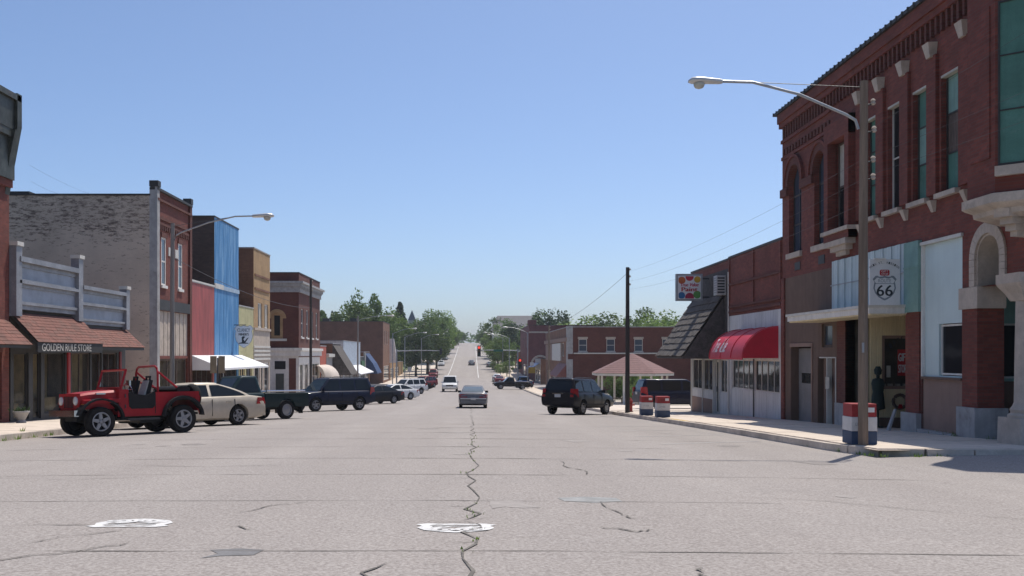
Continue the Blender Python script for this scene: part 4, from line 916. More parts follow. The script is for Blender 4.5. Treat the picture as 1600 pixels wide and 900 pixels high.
for i in range(7): box_part(Bl, 'sheet_joint', BLUEP, FL, 62.8 + .93*i + .4, 62.8 + .93*i + .43, 1.2, 9.6, .0, .004)
box_part(Bl, 'band', OFFW, FL, 62.8, 65.0, 5.25, 5.55, 0, .06); box_part(Bl, 'band', M('pale_blue_trim', (.38, .5, .62), .6), FL, 65.0, 69.35, 5.25, 5.5, 0, .06)
window(Bl, FL, (63.3, 68.9, -2.1, .8), .1, BROWNBD, SHOPG, .1, 3, 0, name='shop_window'); box_part(Bl, 'interior_wall', INT, FL, 63.3, 68.9, -2.1, .8, -1.4, -1.3)
Yl = thing('olive_front_store', 'low olive yellow shop front between blue and tan buildings', 'building', (XL, 72, G(72)))
zg = G(74) - .5
shell(Yl, 'front_wall', YELP, FL, 69.4, 74.1, zg, 4.5, [(69.8, 71.4, -2.2, .5), (71.7, 73.7, -2.2, .5)], .15); closed_back(Yl, XL - .01, -30, 69.4, 74.1, zg, 4.45, BROWN_B, near=False)
for h in ((69.8, 71.4, -2.2, .5), (71.7, 73.7, -2.2, .5)): window(Yl, FL, h, .1, CREAM, GLASS, .12, 1, 0, name='shop_window')
A = thing('white_awning', 'long white sloping canvas awning over the red and blue fronts', 'awning', (XL + 1, 63, 0))
a0, a1 = 57.5, 70.3
pts = lambda y: [FL.P(y, 1.12, .02), FL.P(y, .40, 1.85), FL.P(y, .28, 1.85)]
MB().poly([pts(a0)[0], pts(a0)[1], pts(a1)[1], pts(a1)[0]]).poly([pts(a0)[1], pts(a0)[2], pts(a1)[2], pts(a1)[1]]).build('canvas', CANV_W, A, fix=False)
for y in (a0, a1): MB().poly([FL.P(y, 1.12, .02), FL.P(y, .40, 1.85), FL.P(y, .28, 1.85), FL.P(y, .28, .02)]).build('end_panel', CANV_W, A, fix=False)
for y in frange(a0 + .1, a1 - .1, 3.15): MB().tube([FL.P(y, 1.1, .04), FL.P(y, .39, 1.84), FL.P(y, .3, .04)], .02, 5).build('frame_tube', STEEL, A)
for y in (a0 + .1, 64, a1 - .1): MB().tube([FL.P(y, G(y), 1.8), FL.P(y, .32, 1.8)], .03, 6).build('post', STEEL, A)
S = thing('shield_sign', 'white shield shaped hanging sign with a dark bird emblem by the blue front', 'sign', (XL, 68, 2.3))
fy = FY(68); sx = -15.05
MB().prism([(sx + x*1.25, 68.0, 1.6 + y*1.5) for x, y in SHIELD], (0, .08, 0)).build('board', SIGNG, S)
MB().prism([(sx + x*1.2, 67.99, 1.63 + y*1.44) for x, y in SHIELD], (0, .01, 0)).build('face', SIGNW, S)
text(S, 'lettering', 'CLANCY', (sx - .42, 67.985, 2.66), (1, 0, 0), (0, 0, 1), .84, .24, SIGNG, .003, bold=.012); text(S, 'lettering', "MINER'S", (sx - .33, 67.985, 2.42), (1, 0, 0), (0, 0, 1), .66, .16, SIGNK, .003, bold=.01)
MB().prism([(sx + x, 67.982, 1.88 + z) for x, z in ((-.34, 0), (.32, 0), (.3, .05), (.1, .07), (.2, .2), (.34, .42), (.22, .36), (.05, .16), (-.02, .3), (.1, .46), (-.04, .5), (-.14, .42), (-.12, .1), (-.34, .04))], (0, .004, 0)).build('emblem', SIGNK, S)
MB().box(-15.72, -14.9, 68.02, 68.07, 3.1, 3.15).build('bracket', DSTEEL, S)
# ------------------------------------------------------------------ tan brick building
Tn = thing('tan_brick_building', 'two storey tan brick building with a white stone ground floor', 'building', (XL, 77, G(77)))
ya, yb, zt = 74.15, 80.2, 8.85; zg = G(80.2) - .5
hs = [(75.7, 77.2, 3.15, 5.0), (78.1, 79.5, 3.15, 5.0)]
shell(Tn, 'brick_wall', TAN_B, FL, ya, yb, 3.05, zt, hs, .2); closed_back(Tn, XL, -33, ya, yb, zg, zt, BROWN_B, near=True)
for h in hs: window(Tn, FL, h, .1, WHITE, [GLASSB, CURT], .09, 1, 0, sill=STONE)
gh = [(74.5, 76.4, -2.2, .55), (76.7, 77.7, zg, .55), (78.0, 79.9, -2.2, .55)]
shell(Tn, 'stone_front', STONE, FL, ya, yb, zg, 3.05, gh, .2)
for h in gh: window(Tn, FL, (h[0], h[1], max(h[2], G(77)), h[3]), .1, WHITE, GLASS, .12, 0, 0, name='shop_window' if h[2] == -2.2 else 'door')
for i in range(4): box_part(Tn, 'stone_course', OFFW, FL, ya + .05, yb - .05, .75 + .3*i, .9 + .3*i, 0, .05)
box_part(Tn, 'sill_course', STONE, FL, ya, yb, 2.95, 3.12, 0, .1)
for z in (5.9, 6.9): box_part(Tn, 'brick_ledge', BROWN_B, FL, ya + .3, yb - .3, z, z + .15, 0, .06)
# ------------------------------------------------------------------ corner brick with white cornice
K = thing('white_corniced_building', 'red brick corner building with a pale cornice and white ground floor', 'building', (XL, 98, G(98)))
ya, yb, zt = 93.7, 106.8, 8.6; zg = G(106.8) - .6
sd = [(-24.2, -22.8, 1.9, 4.9), (-18.25, -17.15, 2.6, 5.0), (-18.0, -16.9, zg, -.9), (-21, -18.8, -2.6, .0)]
hs = [(95 + 3.0*i, 96.2 + 3.0*i, 2.75, 5.4) for i in range(4)]; gh = [(94.2, 96.4, -2.7, .3), (96.9, 99.5, -2.7, .3), (100, 101.2, zg, -.6), (101.7, 106.2, -2.7, .3)]
shell(K, 'brick_wall', RED_D, FL, ya, yb, .9, zt, hs, .2); shell(K, 'shop_front', WHITE, FL, ya, yb, zg, .9, gh, .2)
closed_back(K, XL, -33, ya, yb, zg, zt, RED_D, near=True, near_holes=sd[:2], parapet='dark')
for h in hs: window(K, FL, h, .1, WHITE, GLASSB, .1, 0, 1, sill=WHITE)
for h in gh: window(K, FL, (h[0], h[1], max(h[2], G(100)), h[3]), .1, WHITE, GLASS, .12, 1 if h[1] - h[0] > 2 else 0, 0, name='shop_window' if h[2] == -2.7 else 'door')
fy = FY(ya)
for h in sd[:2]: window(K, fy, (h[0], h[1], h[2], h[3]), .1, TAN_B, GLASS, .28, 0, 0)
arch_ring(MB(), fy, -17.7, 4.45, .55, .85, -.02, .06, 14).build('brick_arch', TAN_B, K); spandrel(MB(), fy, -18.25, -17.15, 4.45, 5.0, .012, .1).build('brick_arch', TAN_B, K, fix=False)
box_part(K, 'sill', OFFW, fy, -18.6, -16.8, 2.38, 2.6, -.02, .12)
box_part(K, 'ground_floor_side', WHITE, fy, -18.6, XL - .02, zg, 1.0, -.02, .05); box_part(K, 'ground_floor_side', RED_D, fy, -16.6, -15.95, zg, .8, .05, .07)
d = box_part(K, 'door', M('dark_green_door', (.05, .06, .055), .5), fy, -17.8, -17.05, G(93), -.6, .04, .09); box_part(K, 'transom', GLASS, fy, -17.9, -16.9, -.2, .55, .05, .065)
for z0, z1, e in ((1.0, 1.5, .2), (1.5, 1.75, .35), (6.85, 7.4, .12), (7.4, 7.65, .3), (7.65, 7.85, .45)):
    mt = STONED if z0 > 5 else WHITE
    box_part(K, 'cornice', mt, FL, ya - e, yb + (e if z0 > 5 else 0), z0, z1, -.02, e); box_part(K, 'cornice', mt, fy, -33, XL - .02, z0, z1, -.02, e)
dentils(FL, ya, yb, 7.2, 7.4, .12, .26, .2, .5).build('dentil_row', STONED, K)
# ------------------------------------------------------------------ small fronts down to the crossing
def low_front(name, label, ya, yb, top, mat, holes, side=BROWN_B, near=True, back=-28, X=XL, wm=WHITE):
    o = thing(name, label, 'building', (X, (ya + yb)/2, G((ya + yb)/2))); zg = G(yb) - .6; fr = FX(X, 1)
    shell(o, 'front_wall', mat, fr, ya, yb, zg, top, holes, .15); closed_back(o, X - .01, back, ya, yb, zg, top - .05, side, near=near)
    for h in holes: window(o, fr, h, .1, wm, GLASS, .12, 1, 0, name='shop_window' if h[3] < 1 else 'window')
    return o, fr
o, fr = low_front('orange_red_store', 'low orange red painted shop beyond the white corniced corner', 107, 111.5, 2.05, M('orange_red_paint', (.45, .10, .06), .7, dirt=(.36, .09, .06)), [(107.6, 110.9, -2.9, -.5)])
dm = MB(); prof = [(1.7*sin(pi/2*i/6), -1.55 + 1.6*cos(pi/2*i/6)) for i in range(7)]
dm.rings([[fr.P(y, z, d_*s_) for d_, z in prof] for y, s_ in ((104.4, .55), (105.0, .9), (106, 1), (110, 1), (111, .9))], cap=True, closed=False)
A = thing('cream_awning', 'cream domed canvas awning beyond the white corniced corner building', 'awning', (XL + 1, 108, -1.5)); dm.build('canvas', CANV_B, A, smooth=40)
o, fr = low_front('grey_store', 'narrow grey shop front next to the orange red shop', 111.6, 116.5, 1.2, STONED, [(112, 116, -3, -.9)]); box_part(o, 'cornice', OFFW, fr, 111.6, 116.5, .85, 1.2, 0, .3)
o, fr = low_front('steep_canopy_store', 'shop with a steep dark shingled canopy reaching over the pavement', 116.6, 124, 2.4, SHAKES, [(117, 123.5, -3.1, -1.2)])
MB().prism([fr.P(116.8, 2.2, .05), fr.P(116.8, -1.1, 2.1), fr.P(116.8, -1.25, 2.1), fr.P(116.8, -1.25, .05)], (0, 7, 0)).build('canopy', SHAKE, o)
o, fr = low_front('pale_blue_front', 'pale blue grey boarded two storey front past the steep canopy', 126.5, 146, 2.85, M('pale_grey_blue_front', (.44, .50, .57), .7, dirt=(.33, .38, .45)), [(127.5, 134, -3.2, -.9), (136, 145, -3.2, -.9)], side=WHITE)
box_part(o, 'window', GLASS, FY(126.5), -16.6, -16.2, .5, 1.6, -.05, .02); MB().prism([fr.P(128, -.3, .05), fr.P(128, -1.3, 2), fr.P(128, -1.4, 2)], (0, 17, 0)).build('awning', CANV_W, o)
o, fr = low_front('dark_green_store', 'dark shop front with a green sign before the crossing', 146.2, 150.5, .8, M('dark_front', (.06, .065, .06), .6), [(147, 150, -3.4, -1.4)]); box_part(o, 'sign_board', M('sign_green', (.08, .2, .1), .6), fr, 146.4, 150.2, -.6, .2, 0, .2)
o, fr = low_front('navy_awning_store', 'brown brick shop with a tall navy canvas awning at the crossing', 150.6, 159.5, 1.5, BROWN_B, [(151.5, 158.5, -3.4, -1.6)]); box_part(o, 'pier', STONED, fr, 150.6, 151.4, -4.5, 1.4, 0, .25)
MB().prism([fr.P(152, 1.3, .05), fr.P(152, -.2, 1.2), fr.P(152, -1.6, 1.9), fr.P(152, -1.75, 1.9), fr.P(152, -1.75, .05)], (0, 7, 0)).build('awning', CANV_N, o)
o = thing('far_brick_building', 'wide two storey brown brick building across the far crossing', 'building', (XL, 190, G(190))); ya, yb, zt = 184, 199, 7.0; zg = G(190) - .8; fr = FL
shell(o, 'front_wall', BROWN_B, FL, ya, yb, zg, zt, [(186, 187.5, 3, 5.5), (190, 191.5, 3, 5.5), (194, 195.5, 3, 5.5), (185.5, 197.5, -3.6, -1)], .15); closed_back(o, XL, -40, ya, yb, zg, zt, RED_B, near=True, nearm=brick('mid_brown_brick', (.15, .06, .04), (.2, .085, .055), (.17, .11, .08)), parapet='dark')
for h in [(186, 187.5, 3, 5.5), (190, 191.5, 3, 5.5), (194, 195.5, 3, 5.5), (185.5, 197.5, -3.6, -1)]: window(o, FL, h, .1, WHITE, GLASS, .12)
for x in (-33, -30, -27, -22): MB().box(x, x + 1.2, 187, 189, 6.6, 7.7).build('roof_vent', DARKT, o)
o, fr = low_front('white_tower_shop', 'tan shop with a tapering white tower sign beyond the far crossing', 199.5, 238, -.5, TAN_B, [(201, 210, -3.7, -1.6), (213, 225, -3.7, -1.6)], back=-24)
m = MB(); m.rings([[fr.P(200 + a*sx_ + 1.2, z, .3 + a*sy_) for sx_, sy_ in ((-1, -1), (1, -1), (1, 1), (-1, 1))] for z, a in ((-.5, .9), (1.5, .75), (4.2, .4))]); m.build('tower_sign', WHITE, o)
# ------------------------------------------------------------------ right side past the crossing and on the hill
def right_block(name, label, ya, yb, top, fm, sm, holes=(), X=XR, back=26):
    o = thing(name, label, 'building', (X, (ya + yb)/2, G((ya + yb)/2))); zg = min(G(yb), G(ya)) - .8; fr = FX(X, -1)
    shell(o, 'front_wall', fm, fr, ya, yb, zg, top, holes, .15); closed_back(o, X, back, ya, yb, zg, top, sm, near=True, parapet='dark')
    for h in holes: window(o, fr, h, .1, OFFW, GLASS, .12)
    return o, fr
mar = brick('maroon_brick', (.16, .04, .045), (.2, .055, .055), (.16, .1, .1))
o, fr = right_block('maroon_brick_building', 'two storey maroon brick building across the far crossing on the right', 205, 240, 6.9, mar, mar, [(207, 209, 2.5, 5), (213, 215, 2.5, 5), (220, 222, 2.5, 5), (208, 215, -3.8, -1), (218, 228, -3.8, -1)])
arch_ring(MB(), FY(205), 14, -1, 1.6, 2.0, -.02, .1, 12).build('stone_arch', STONE, o); box_part(o, 'string_course', STONE, FY(205), XR, 26, 5.4, 5.7, -.02, .1); box_part(o, 'parapet_block', mar, fr, 205, 208, 6.9, 8, -1.5, .1)
o, fr = right_block('blue_awning_shop', 'small pale shop beyond the far crossing on the right', 181, 196, .3, STONED, BROWN_B, [(182, 188, -3.8, -1.6), (190, 195, -3.8, -1.6)], X=12.4)
MB().prism([fr.P(182, -.4, .05), fr.P(182, -1.5, 1.8), fr.P(182, -1.65, 1.8)], (0, 13, 0)).build('awning', CANV_N, o)
o, fr = right_block('orange_gabled_shop', 'low orange brick shop further up on the right', 243, 268, 1.6, brick('orange_brick', (.32, .12, .06), (.4, .16, .08), (.3, .2, .15)), BROWN_B, [(245, 252, -3, -.8), (256, 265, -2.6, -.6)]); MB().prism([fr.P(243, 1.6, -12), fr.P(243, 4.4, -6), fr.P(243, 1.6, .3)], (0, 25, 0)).build('gable_roof', M('slate_roof', (.16, .17, .2), .8), o)
def house(name, label, x, y, w, d, h, rh, wall, roofm, hip=.0, gz=None):
    g = G(y) - .3 if gz is None else gz; o = thing(name, label, 'house', (x, y, g))
    m = MB(); m.box(x - w/2, x + w/2, y - d/2, y + d/2, g - 1, g + h); m.build('wall', wall, o)
    e = .6; a = w/2 + e; b = d/2 + e; r = a*(1 - hip)
    MB().hexa([(x - a, y - b, g + h), (x + a, y - b, g + h), (x + a, y + b, g + h), (x - a, y + b, g + h), (x - r, y - .05, g + h + rh), (x + r, y - .05, g + h + rh), (x + r, y + .05, g + h + rh), (x - r, y + .05, g + h + rh)]).build('roof', roofm, o)
    for i in range(3):
        wx = x - w/2 + w*(i + .5)/3; f = MB().box(wx - .6, wx + .6, y - d/2 - .05, y - d/2 + .05, g + h*.35, g + h*.8).build('window', WHITE, o); MB().box(wx - .48, wx + .48, y - d/2 - .08, y - d/2 - .04, g + h*.38, g + h*.77).build('pane', GLASS, f)
    return o
greyr = M('grey_shingle_roof', (.20, .19, .19), .85)
house('grey_roofed_house', 'large pale house with a broad grey roof on the far hill', 15.5, 330, 17, 12, 6.5, 5.0, OFFW, greyr, .25, gz=2.0)
house('church', 'church with a pointed steeple among the trees on the left', -20, 385, 9, 14, 6, 4, STONED, greyr, 0, gz=3.5)
ch = bpy.data.objects['church']; ch['category'] = 'church'; MB().box(-22.9, -20.3, 377.7, 380.3, 3, 13.6).build('tower', STONED, ch); MB().rings([[V((-21.6 + a*sx_, 379 + a*sy_, z)) for sx_, sy_ in ((-1, -1), (1, -1), (1, 1), (-1, 1))] for z, a in ((13.6, 1.5), (17.4, .04))]).build('spire', M('spire_slate', (.10, .13, .17), .7), ch)
house('white_house', 'small white house in the trees on the left side of the hill', -24, 262, 9, 9, 4, 2.6, WHITE, greyr, .2); 
house('blue_roofed_house', 'small house with a bluish roof behind the right hand street trees', 19, 292, 9, 9, 4.5, 3, STONED, M('blue_slate_roof', (.1, .12, .2), .7), .2)
# ================================================================== VEHICLES (local axes: x forward, y left, z up)
def seat_on_road(root, x, y, deg, zf=zroad):
    a = radians(deg); f = V((cos(a), sin(a), 0)); l = V((-f.y, f.x, 0)); h = lambda p: zf(p.x, p.y); c = V((x, y, 0))
    zf_, zb_, zl, zr_ = h(c + f*1.3), h(c - f*1.3), h(c + l*.75), h(c - l*.75)
    xf = V((f.x, f.y, (zf_ - zb_)/2.6)).normalized(); yl = V((l.x, l.y, (zl - zr_)/1.5)); zz = xf.cross(yl).normalized(); yl = zz.cross(xf)
    m = Matrix((xf, yl, zz)).transposed().to_4x4(); m.translation = V((x, y, (zf_ + zb_ + zl + zr_)/4)); root.matrix_world = m
def prof_at(pts, x):
    if x <= pts[0][0]: return pts[0][1]
    for (a, b), (c, d) in zip(pts, pts[1:]):
        if x <= c: t = (x - a)/(c - a); return b + (d - b)*(t*t*(3 - 2*t)*.5 + t*.5)
    return pts[-1][1]
def bool_cut(o, cutters):
    for c in cutters:
        md = o.modifiers.new('b', 'BOOLEAN'); md.object = c; md.operation = 'DIFFERENCE'; md.solver = 'EXACT'
    dg = bpy.context.evaluated_depsgraph_get(); dg.update(); me = bpy.data.meshes.new_from_object(o.evaluated_get(dg))
    o.modifiers.clear(); old = o.data; o.data = me; bpy.data.meshes.remove(old)
    me.shade_smooth(); me.set_sharp_from_angle(angle=radians(38))
    for c in cutters: bpy.data.objects.remove(c)
WHEELS = {}
def wheel(root, x, y, r, w, style='alloy'):
    s_ = 1 if y > 0 else -1; key = (round(r, 3), round(w, 3), style, s_)
    if key not in WHEELS:
        rr = r*.63
        t = MB().lathe((0, 0, 0), [(rr, -w/2 + .01), (r*.9, -w/2), (r*.985, -w/2 + .025), (r, 0), (r*.985, w/2 - .025), (r*.9, w/2), (rr, w/2 - .01)], 28, 'y', cap=False)
        k = MB(); f = s_*(w/2 - .012)
        k.lathe((0, 0, 0), [(rr*1.0, f - s_*.06), (rr*1.01, f + s_*.004), (rr*.90, f + s_*.006), (rr*.86, f - s_*.05)], 28, 'y', cap=False)
        if style == 'alloy':
            for i in range(5):
                a = 2*pi*i/5 + .3; d = V((cos(a), 0, sin(a))); p = V((-d.z, 0, d.x))
                q = [d*rr*.12 + p*.055, d*rr*.12 - p*.055, d*rr*.9 - p*.035, d*rr*.9 + p*.035]
                k.hexa([v + V((0, f - s_*.05, 0)) for v in q] + [v + V((0, f - s_*.008, 0)) for v in q])
            k.lathe((0, 0, 0), [(rr*.2, f - s_*.05), (rr*.2, f), (rr*.1, f + s_*.005)], 12, 'y')
        else:
            k.lathe((0, 0, 0), [(rr*.88, f - s_*.04), (rr*.6, f - s_*.02), (rr*.3, f - s_*.012), (rr*.25, f + s_*.01), (rr*.05, f + s_*.012)], 20, 'y')
        h = MB().lathe((0, 0, 0), [(rr*.95, f - s_*.075), (.01, f - s_*.075)], 20, 'y')  # dark disc standing in for the shade behind the spokes
        to = t.build('wheel', TYRE, root, smooth=40, local=True); ro = k.build('rim', RIM, to, smooth=40, local=True); ho = h.build('hub_shadow', DSTEEL, to, local=True)
        WHEELS[key] = (to.data, ro.data, ho.data)
    else:
        d = WHEELS[key]; to = bpy.data.objects.new('wheel', d[0]); C.objects.link(to); to.parent = root
        for nm, dd in (('rim', d[1]), ('hub_shadow', d[2])): q = bpy.data.objects.new(nm, dd); C.objects.link(q); q.parent = to
    to.location = (x, y, r); to.rotation_euler = (0, rnd.uniform(0, 1), 0)
    return to
def loc(mb, name, mat, root, smooth=0): return mb.build(name, mat, root, smooth=smooth, local=True)
def car(label, cat, name, P, mat, x, y, deg, zf=zroad, group=None, spec=None):
    root = thing(name, label, cat, (0, 0, 0), group); S = P
    L2 = S['L']/2; W2 = S['W']/2; r = S['r']; ax = S['axles']; top = S['top']; zb = S['zb']
    x0 = S.get('x0', -L2); n = 30; rs = []
    for i in range(n + 1):
        t = i/n; xx = x0 + (L2 - x0)*(.5 - .5*cos(pi*t)) if i not in (0, n) else (x0 if i == 0 else L2)
        zt = prof_at(top, xx); e = max(0, (abs(xx)/L2 - .72)/.28); hw = W2*(1 - S.get('nose', .13)*e*e*(1 if xx > 0 else .7)); b = zb + S.get('rise', .10)*e*e; H = zt - b
        half = [(0, b), (hw*.86, b), (hw*.955, b + .06), (hw*.985, b + .22*H), (hw, b + .48*H), (hw*.985, b + .74*H), (hw*.95, zt - .06), (hw*.90, zt - .015), (hw*.6, zt + .012), (0, zt + .02)]
        rs.append([V((xx, yy, zz)) for yy, zz in half] + [V((xx, -yy, zz)) for yy, zz in half[-2:0:-1]])
    body = loc(MB().rings(rs), 'body', mat, root, 38)
    cut = []
    for a in ax:
        if a - r*1.2 < x0: continue
        cut.append(MB().lathe((a, 0, r*1.02), [(r*1.16, -2), (r*1.16, 2)], 26, 'y').build('cutter', UNDER))
    bool_cut(body, cut)
    loc(MB().box(x0 + .35, L2 - .35, -W2 + .24, W2 - .24, zb - .02, min(zb + .62, .85)), 'underbody', UNDER, root)
    for a in ax:
        for s_ in (-1, 1): wheel(root, a, s_*(W2 - S['tw']/2 - .03), r, S['tw'], S.get('rim', 'alloy'))
    # cabin
    (b0, b1), (r0, r1), zbelt, zroof, wb, wt = S['cab']; cab = loc_cab(S, mat, root)
    pw = S.get('pw', 1.0); X = lambda t, rear: (b0 + (r0 - b0)*t**pw) if rear else (b1 + (r1 - b1)*t**(1 + (pw - 1)*.5))
    Wd = lambda t: wb + (wt - wb)*t
    Zt = lambda t: zbelt + (zroof - .05 - zbelt)*t
    g = S.get('glass', CGLASS)
    q = lambda t, yy, rear, o_: V((X(t, rear) + o_, yy*(Wd(t) - .10), Zt(t)))
    ts = lambda a, b: [a + (b - a)*i/6 for i in range(7)]
    loc(MB().rings([[q(t, -1, 0, .012), q(t, 1, 0, .012)] for t in ts(.06, .93)], cap=False, closed=False), 'windshield', g, root, 60)
    ta, tb = S.get('rearwin', (.12, .92))
    if ta is not None: loc(MB().rings([[q(t, -1, 1, -.012), q(t, 1, 1, -.012)] for t in ts(ta, tb)], cap=False, closed=False), 'rear_window', g, root, 60)
    for s_ in (-1, 1):
        y_ = lambda t: s_*(Wd(t) + .010)
        cuts = S['pillars']; t0, t1 = .10, .90
        for k in range(len(cuts) + 1):
            fa = lambda t: (X(t, 0) - .13) if k == 0 else cuts[k - 1] - .055
            fb = lambda t: (X(t, 1) + S.get('cpil', .16)) if k == len(cuts) else cuts[k] + .055
            rows_ = [[V((fa(t), y_(t), Zt(t))), V((min(fb(t), fa(t)), y_(t), Zt(t)))] for t in ts(t0, t1)]
            loc(MB().rings(rows_, cap=False, closed=False), 'side_window', S.get('sglass', g), root)
        loc(MB().box(b1 - .35, b1 - .17, min(s_*wb, s_*(wb + .2)), max(s_*wb, s_*(wb + .2)), zbelt + .02, zbelt + .16), 'mirror', mat if S.get('pm', 1) else PLAST, root)
        for hx in S['handles']: loc(MB().box(hx - .09, hx + .09, min(s_*(W2 - .01), s_*(W2 + .012)), max(s_*(W2 - .01), s_*(W2 + .012)), zbelt - .17, zbelt - .13), 'door_handle', S.get('hmat', mat), root)
        for dx in S.get('seams', ()): loc(MB().box(dx - .006, dx + .006, min(s_*(W2 - .03), s_*(W2 + .003)), max(s_*(W2 - .03), s_*(W2 + .003)), zb + .14, zbelt - .06), 'door_seam', UNDER, root)
        hz = S['lamp']; fx = L2 - .05
        loc(MB().hexa([V((fx - .2, s_*(W2*.60), hz)), V((fx + .035, s_*(W2*.55), hz)), V((fx - .10, s_*(W2*.90), hz)), V((fx - .28, s_*(W2*.93), hz)), V((fx - .2, s_*(W2*.60), hz + .15)), V((fx + .01, s_*(W2*.55), hz + .15)), V((fx - .14, s_*(W2*.90), hz + .15)), V((fx - .3, s_*(W2*.93), hz + .15))]), 'headlight', LAMPC, root)
        if x0 == -L2:
            tz, th = S['tail']; e_ = S.get('tailw', .32)
            loc(MB().hexa([V((-L2 + .42, s_*(W2*.992), tz)), V((-L2 - .012, s_*(W2*.90), tz)), V((-L2 - .012, s_*(W2*(.86 - e_)), tz)), V((-L2 + .2, s_*(W2*(.86 - e_)), tz)), V((-L2 + .36, s_*(W2*.985), tz + th)), V((-L2 + .03, s_*(W2*.885), tz + th)), V((-L2 + .03, s_*(W2*(.86 - e_)), tz + th)), V((-L2 + .2, s_*(W2*(.86 - e_)), tz + th))]), 'taillight', LAMPR, root)
    bm = S.get('bumper', mat)
    loc(MB().rings([[V((L2 - .10 + .14*c_, yy, zz)) for yy, zz in ((-W2*.86*k_, zb + .08), (W2*.86*k_, zb + .08), (W2*.86*k_, zb + .28), (-W2*.86*k_, zb + .28))] for c_, k_ in ((0, 1.02), (.7, 1), (1, .94))]), 'bumper', bm, root)
    loc(MB().rings([[V((-L2 + .10 - .14*c_, yy, zz)) for yy, zz in ((-W2*.88*k_, zb + .10), (W2*.88*k_, zb + .10), (W2*.88*k_, zb + .30), (-W2*.88*k_, zb + .30))] for c_, k_ in ((0, 1.02), (.7, 1), (1, .95))]), 'bumper', bm, root)
    loc(MB().box(L2 - .03, L2 + .025, -W2*.45, W2*.45, S['lamp'] - .02, S['lamp'] + .12), 'grille', PLAST, root)
    pz = S.get('platez', zb + .36)
    loc(MB().box(-L2 - .02 - S.get('pofs', 0), -L2 + .05, -.16, .16, pz, pz + .15), 'number_plate', PLATE, root)
    if spec: spec(root, S)
    seat_on_road(root, x, y, deg, zf); return root
def loc_cab(S, mat, root):
    (b0, b1), (r0, r1), zbelt, zroof, wb, wt = S['cab']; rs = []; rad = .10
    def ring(xa, xb, w, z, rd):
        pts = []
        for cx, cy, a0 in ((xb - rd, w - rd, 0), (xa + rd, w - rd, 90), (xa + rd, -w + rd, 180), (xb - rd, -w + rd, 270)):
            for i in range(4): a = radians(a0 + 30*i); pts.append(V((cx + rd*cos(a), cy + rd*sin(a), z)))
        return pts
    zz = zroof - .05
    for t in (-.12, 0, .15, .3, .45, .6, .75, .88, 1):
        pw = S.get('pw', 1.0); tt = max(0, t); rs.append(ring(b0 + (r0 - b0)*tt**pw + (t < 0)*-.05, b1 + (r1 - b1)*tt**(1 + (pw - 1)*.5), wb + (wt - wb)*t, zbelt + (zz - zbelt)*t, rad))
    rs.append(ring(r0 + .04, r1 - .06, wt - .05, zroof - .015, rad)); rs.append(ring(r0 + .22, r1 - .25, wt - .22, zroof, rad))
    return loc(MB().rings(rs), 'cabin', mat, root, 50)
SEDAN = dict(pw=1.55, L=4.95, W=1.84, r=.33, tw=.2, axles=(1.42, -1.36), zb=.2, top=[(-2.475, .80), (-2.4, .95), (-1.9, 1.0), (-1.3, .99), (.9, .95), (1.6, .87), (2.2, .74), (2.475, .58)],
             cab=((-1.95, 1.15), (-.75, .2), .94, 1.45, .80, .60), pillars=(-.33,), handles=(.05, -.95), seams=(.75, -.33, -1.2), lamp=.58, tail=(.66, .24), rearwin=(.2, .9), platez=.52, cpil=.2)
SUV = dict(L=4.75, W=1.9, r=.37, tw=.24, axles=(1.42, -1.36), zb=.36, top=[(-2.375, 1.08), (-2.2, 1.12), (.95, 1.11), (1.5, 1.06), (2.1, .98), (2.375, .82)], nose=.08,
           cab=((-2.33, 1.2), (-2.08, .45), 1.10, 1.80, .86, .68), pillars=(-.22, -1.2), handles=(.0, -.98), seams=(.75, -.22, -1.25), lamp=.76, tail=(.88, .4), tailw=.14, rearwin=(.16, .88), platez=.86, cpil=.2)
BIGSUV = dict(SUV, L=5.2, W=2.0, r=.39, axles=(1.58, -1.45), top=[(-2.6, 1.12), (-2.4, 1.16), (1.1, 1.16), (1.7, 1.12), (2.3, 1.05), (2.6, .86)], cab=((-2.55, 1.3), (-2.28, .55), 1.14, 1.92, .90, .74), pillars=(-.15, -1.2), lamp=.82, tail=(.9, .45))
VAN = dict(SUV, L=4.9, W=1.95, r=.34, zb=.28, top=[(-2.45, 1.0), (-2.3, 1.04), (1.3, 1.02), (1.9, .92), (2.45, .66)], axles=(1.5, -1.4), cab=((-2.4, 1.65), (-2.15, .5), 1.02, 1.78, .88, .70), pillars=(.1, -1.15), lamp=.62, tail=(.8, .5))
FULLVAN = dict(SUV, L=5.3, W=2.0, r=.37, zb=.36, top=[(-2.65, 1.1), (-2.4, 1.15), (1.6, 1.16), (2.2, 1.1), (2.65, .9)], axles=(1.75, -1.5), cab=((-2.6, 2.0), (-2.45, 1.25), 1.15, 2.02, .93, .78), pillars=(.3, -1.0), lamp=.78, bumper=CHROME)
PICK = dict(L=5.3, W=1.9, r=.38, tw=.24, axles=(1.62, -1.55), zb=.42, x0=-.42, top=[(-.42, 1.1), (1.0, 1.1), (1.6, 1.07), (2.3, 1.0), (2.65, .85)], nose=.07, cab=((-.40, 1.2), (-.25, .55), 1.08, 1.78, .84, .68), pillars=(), handles=(-.1,), seams=(.85,), lamp=.80, tail=(.8, .3), rearwin=(.2, .85), rim='steel', bumper=CHROME, platez=.5)
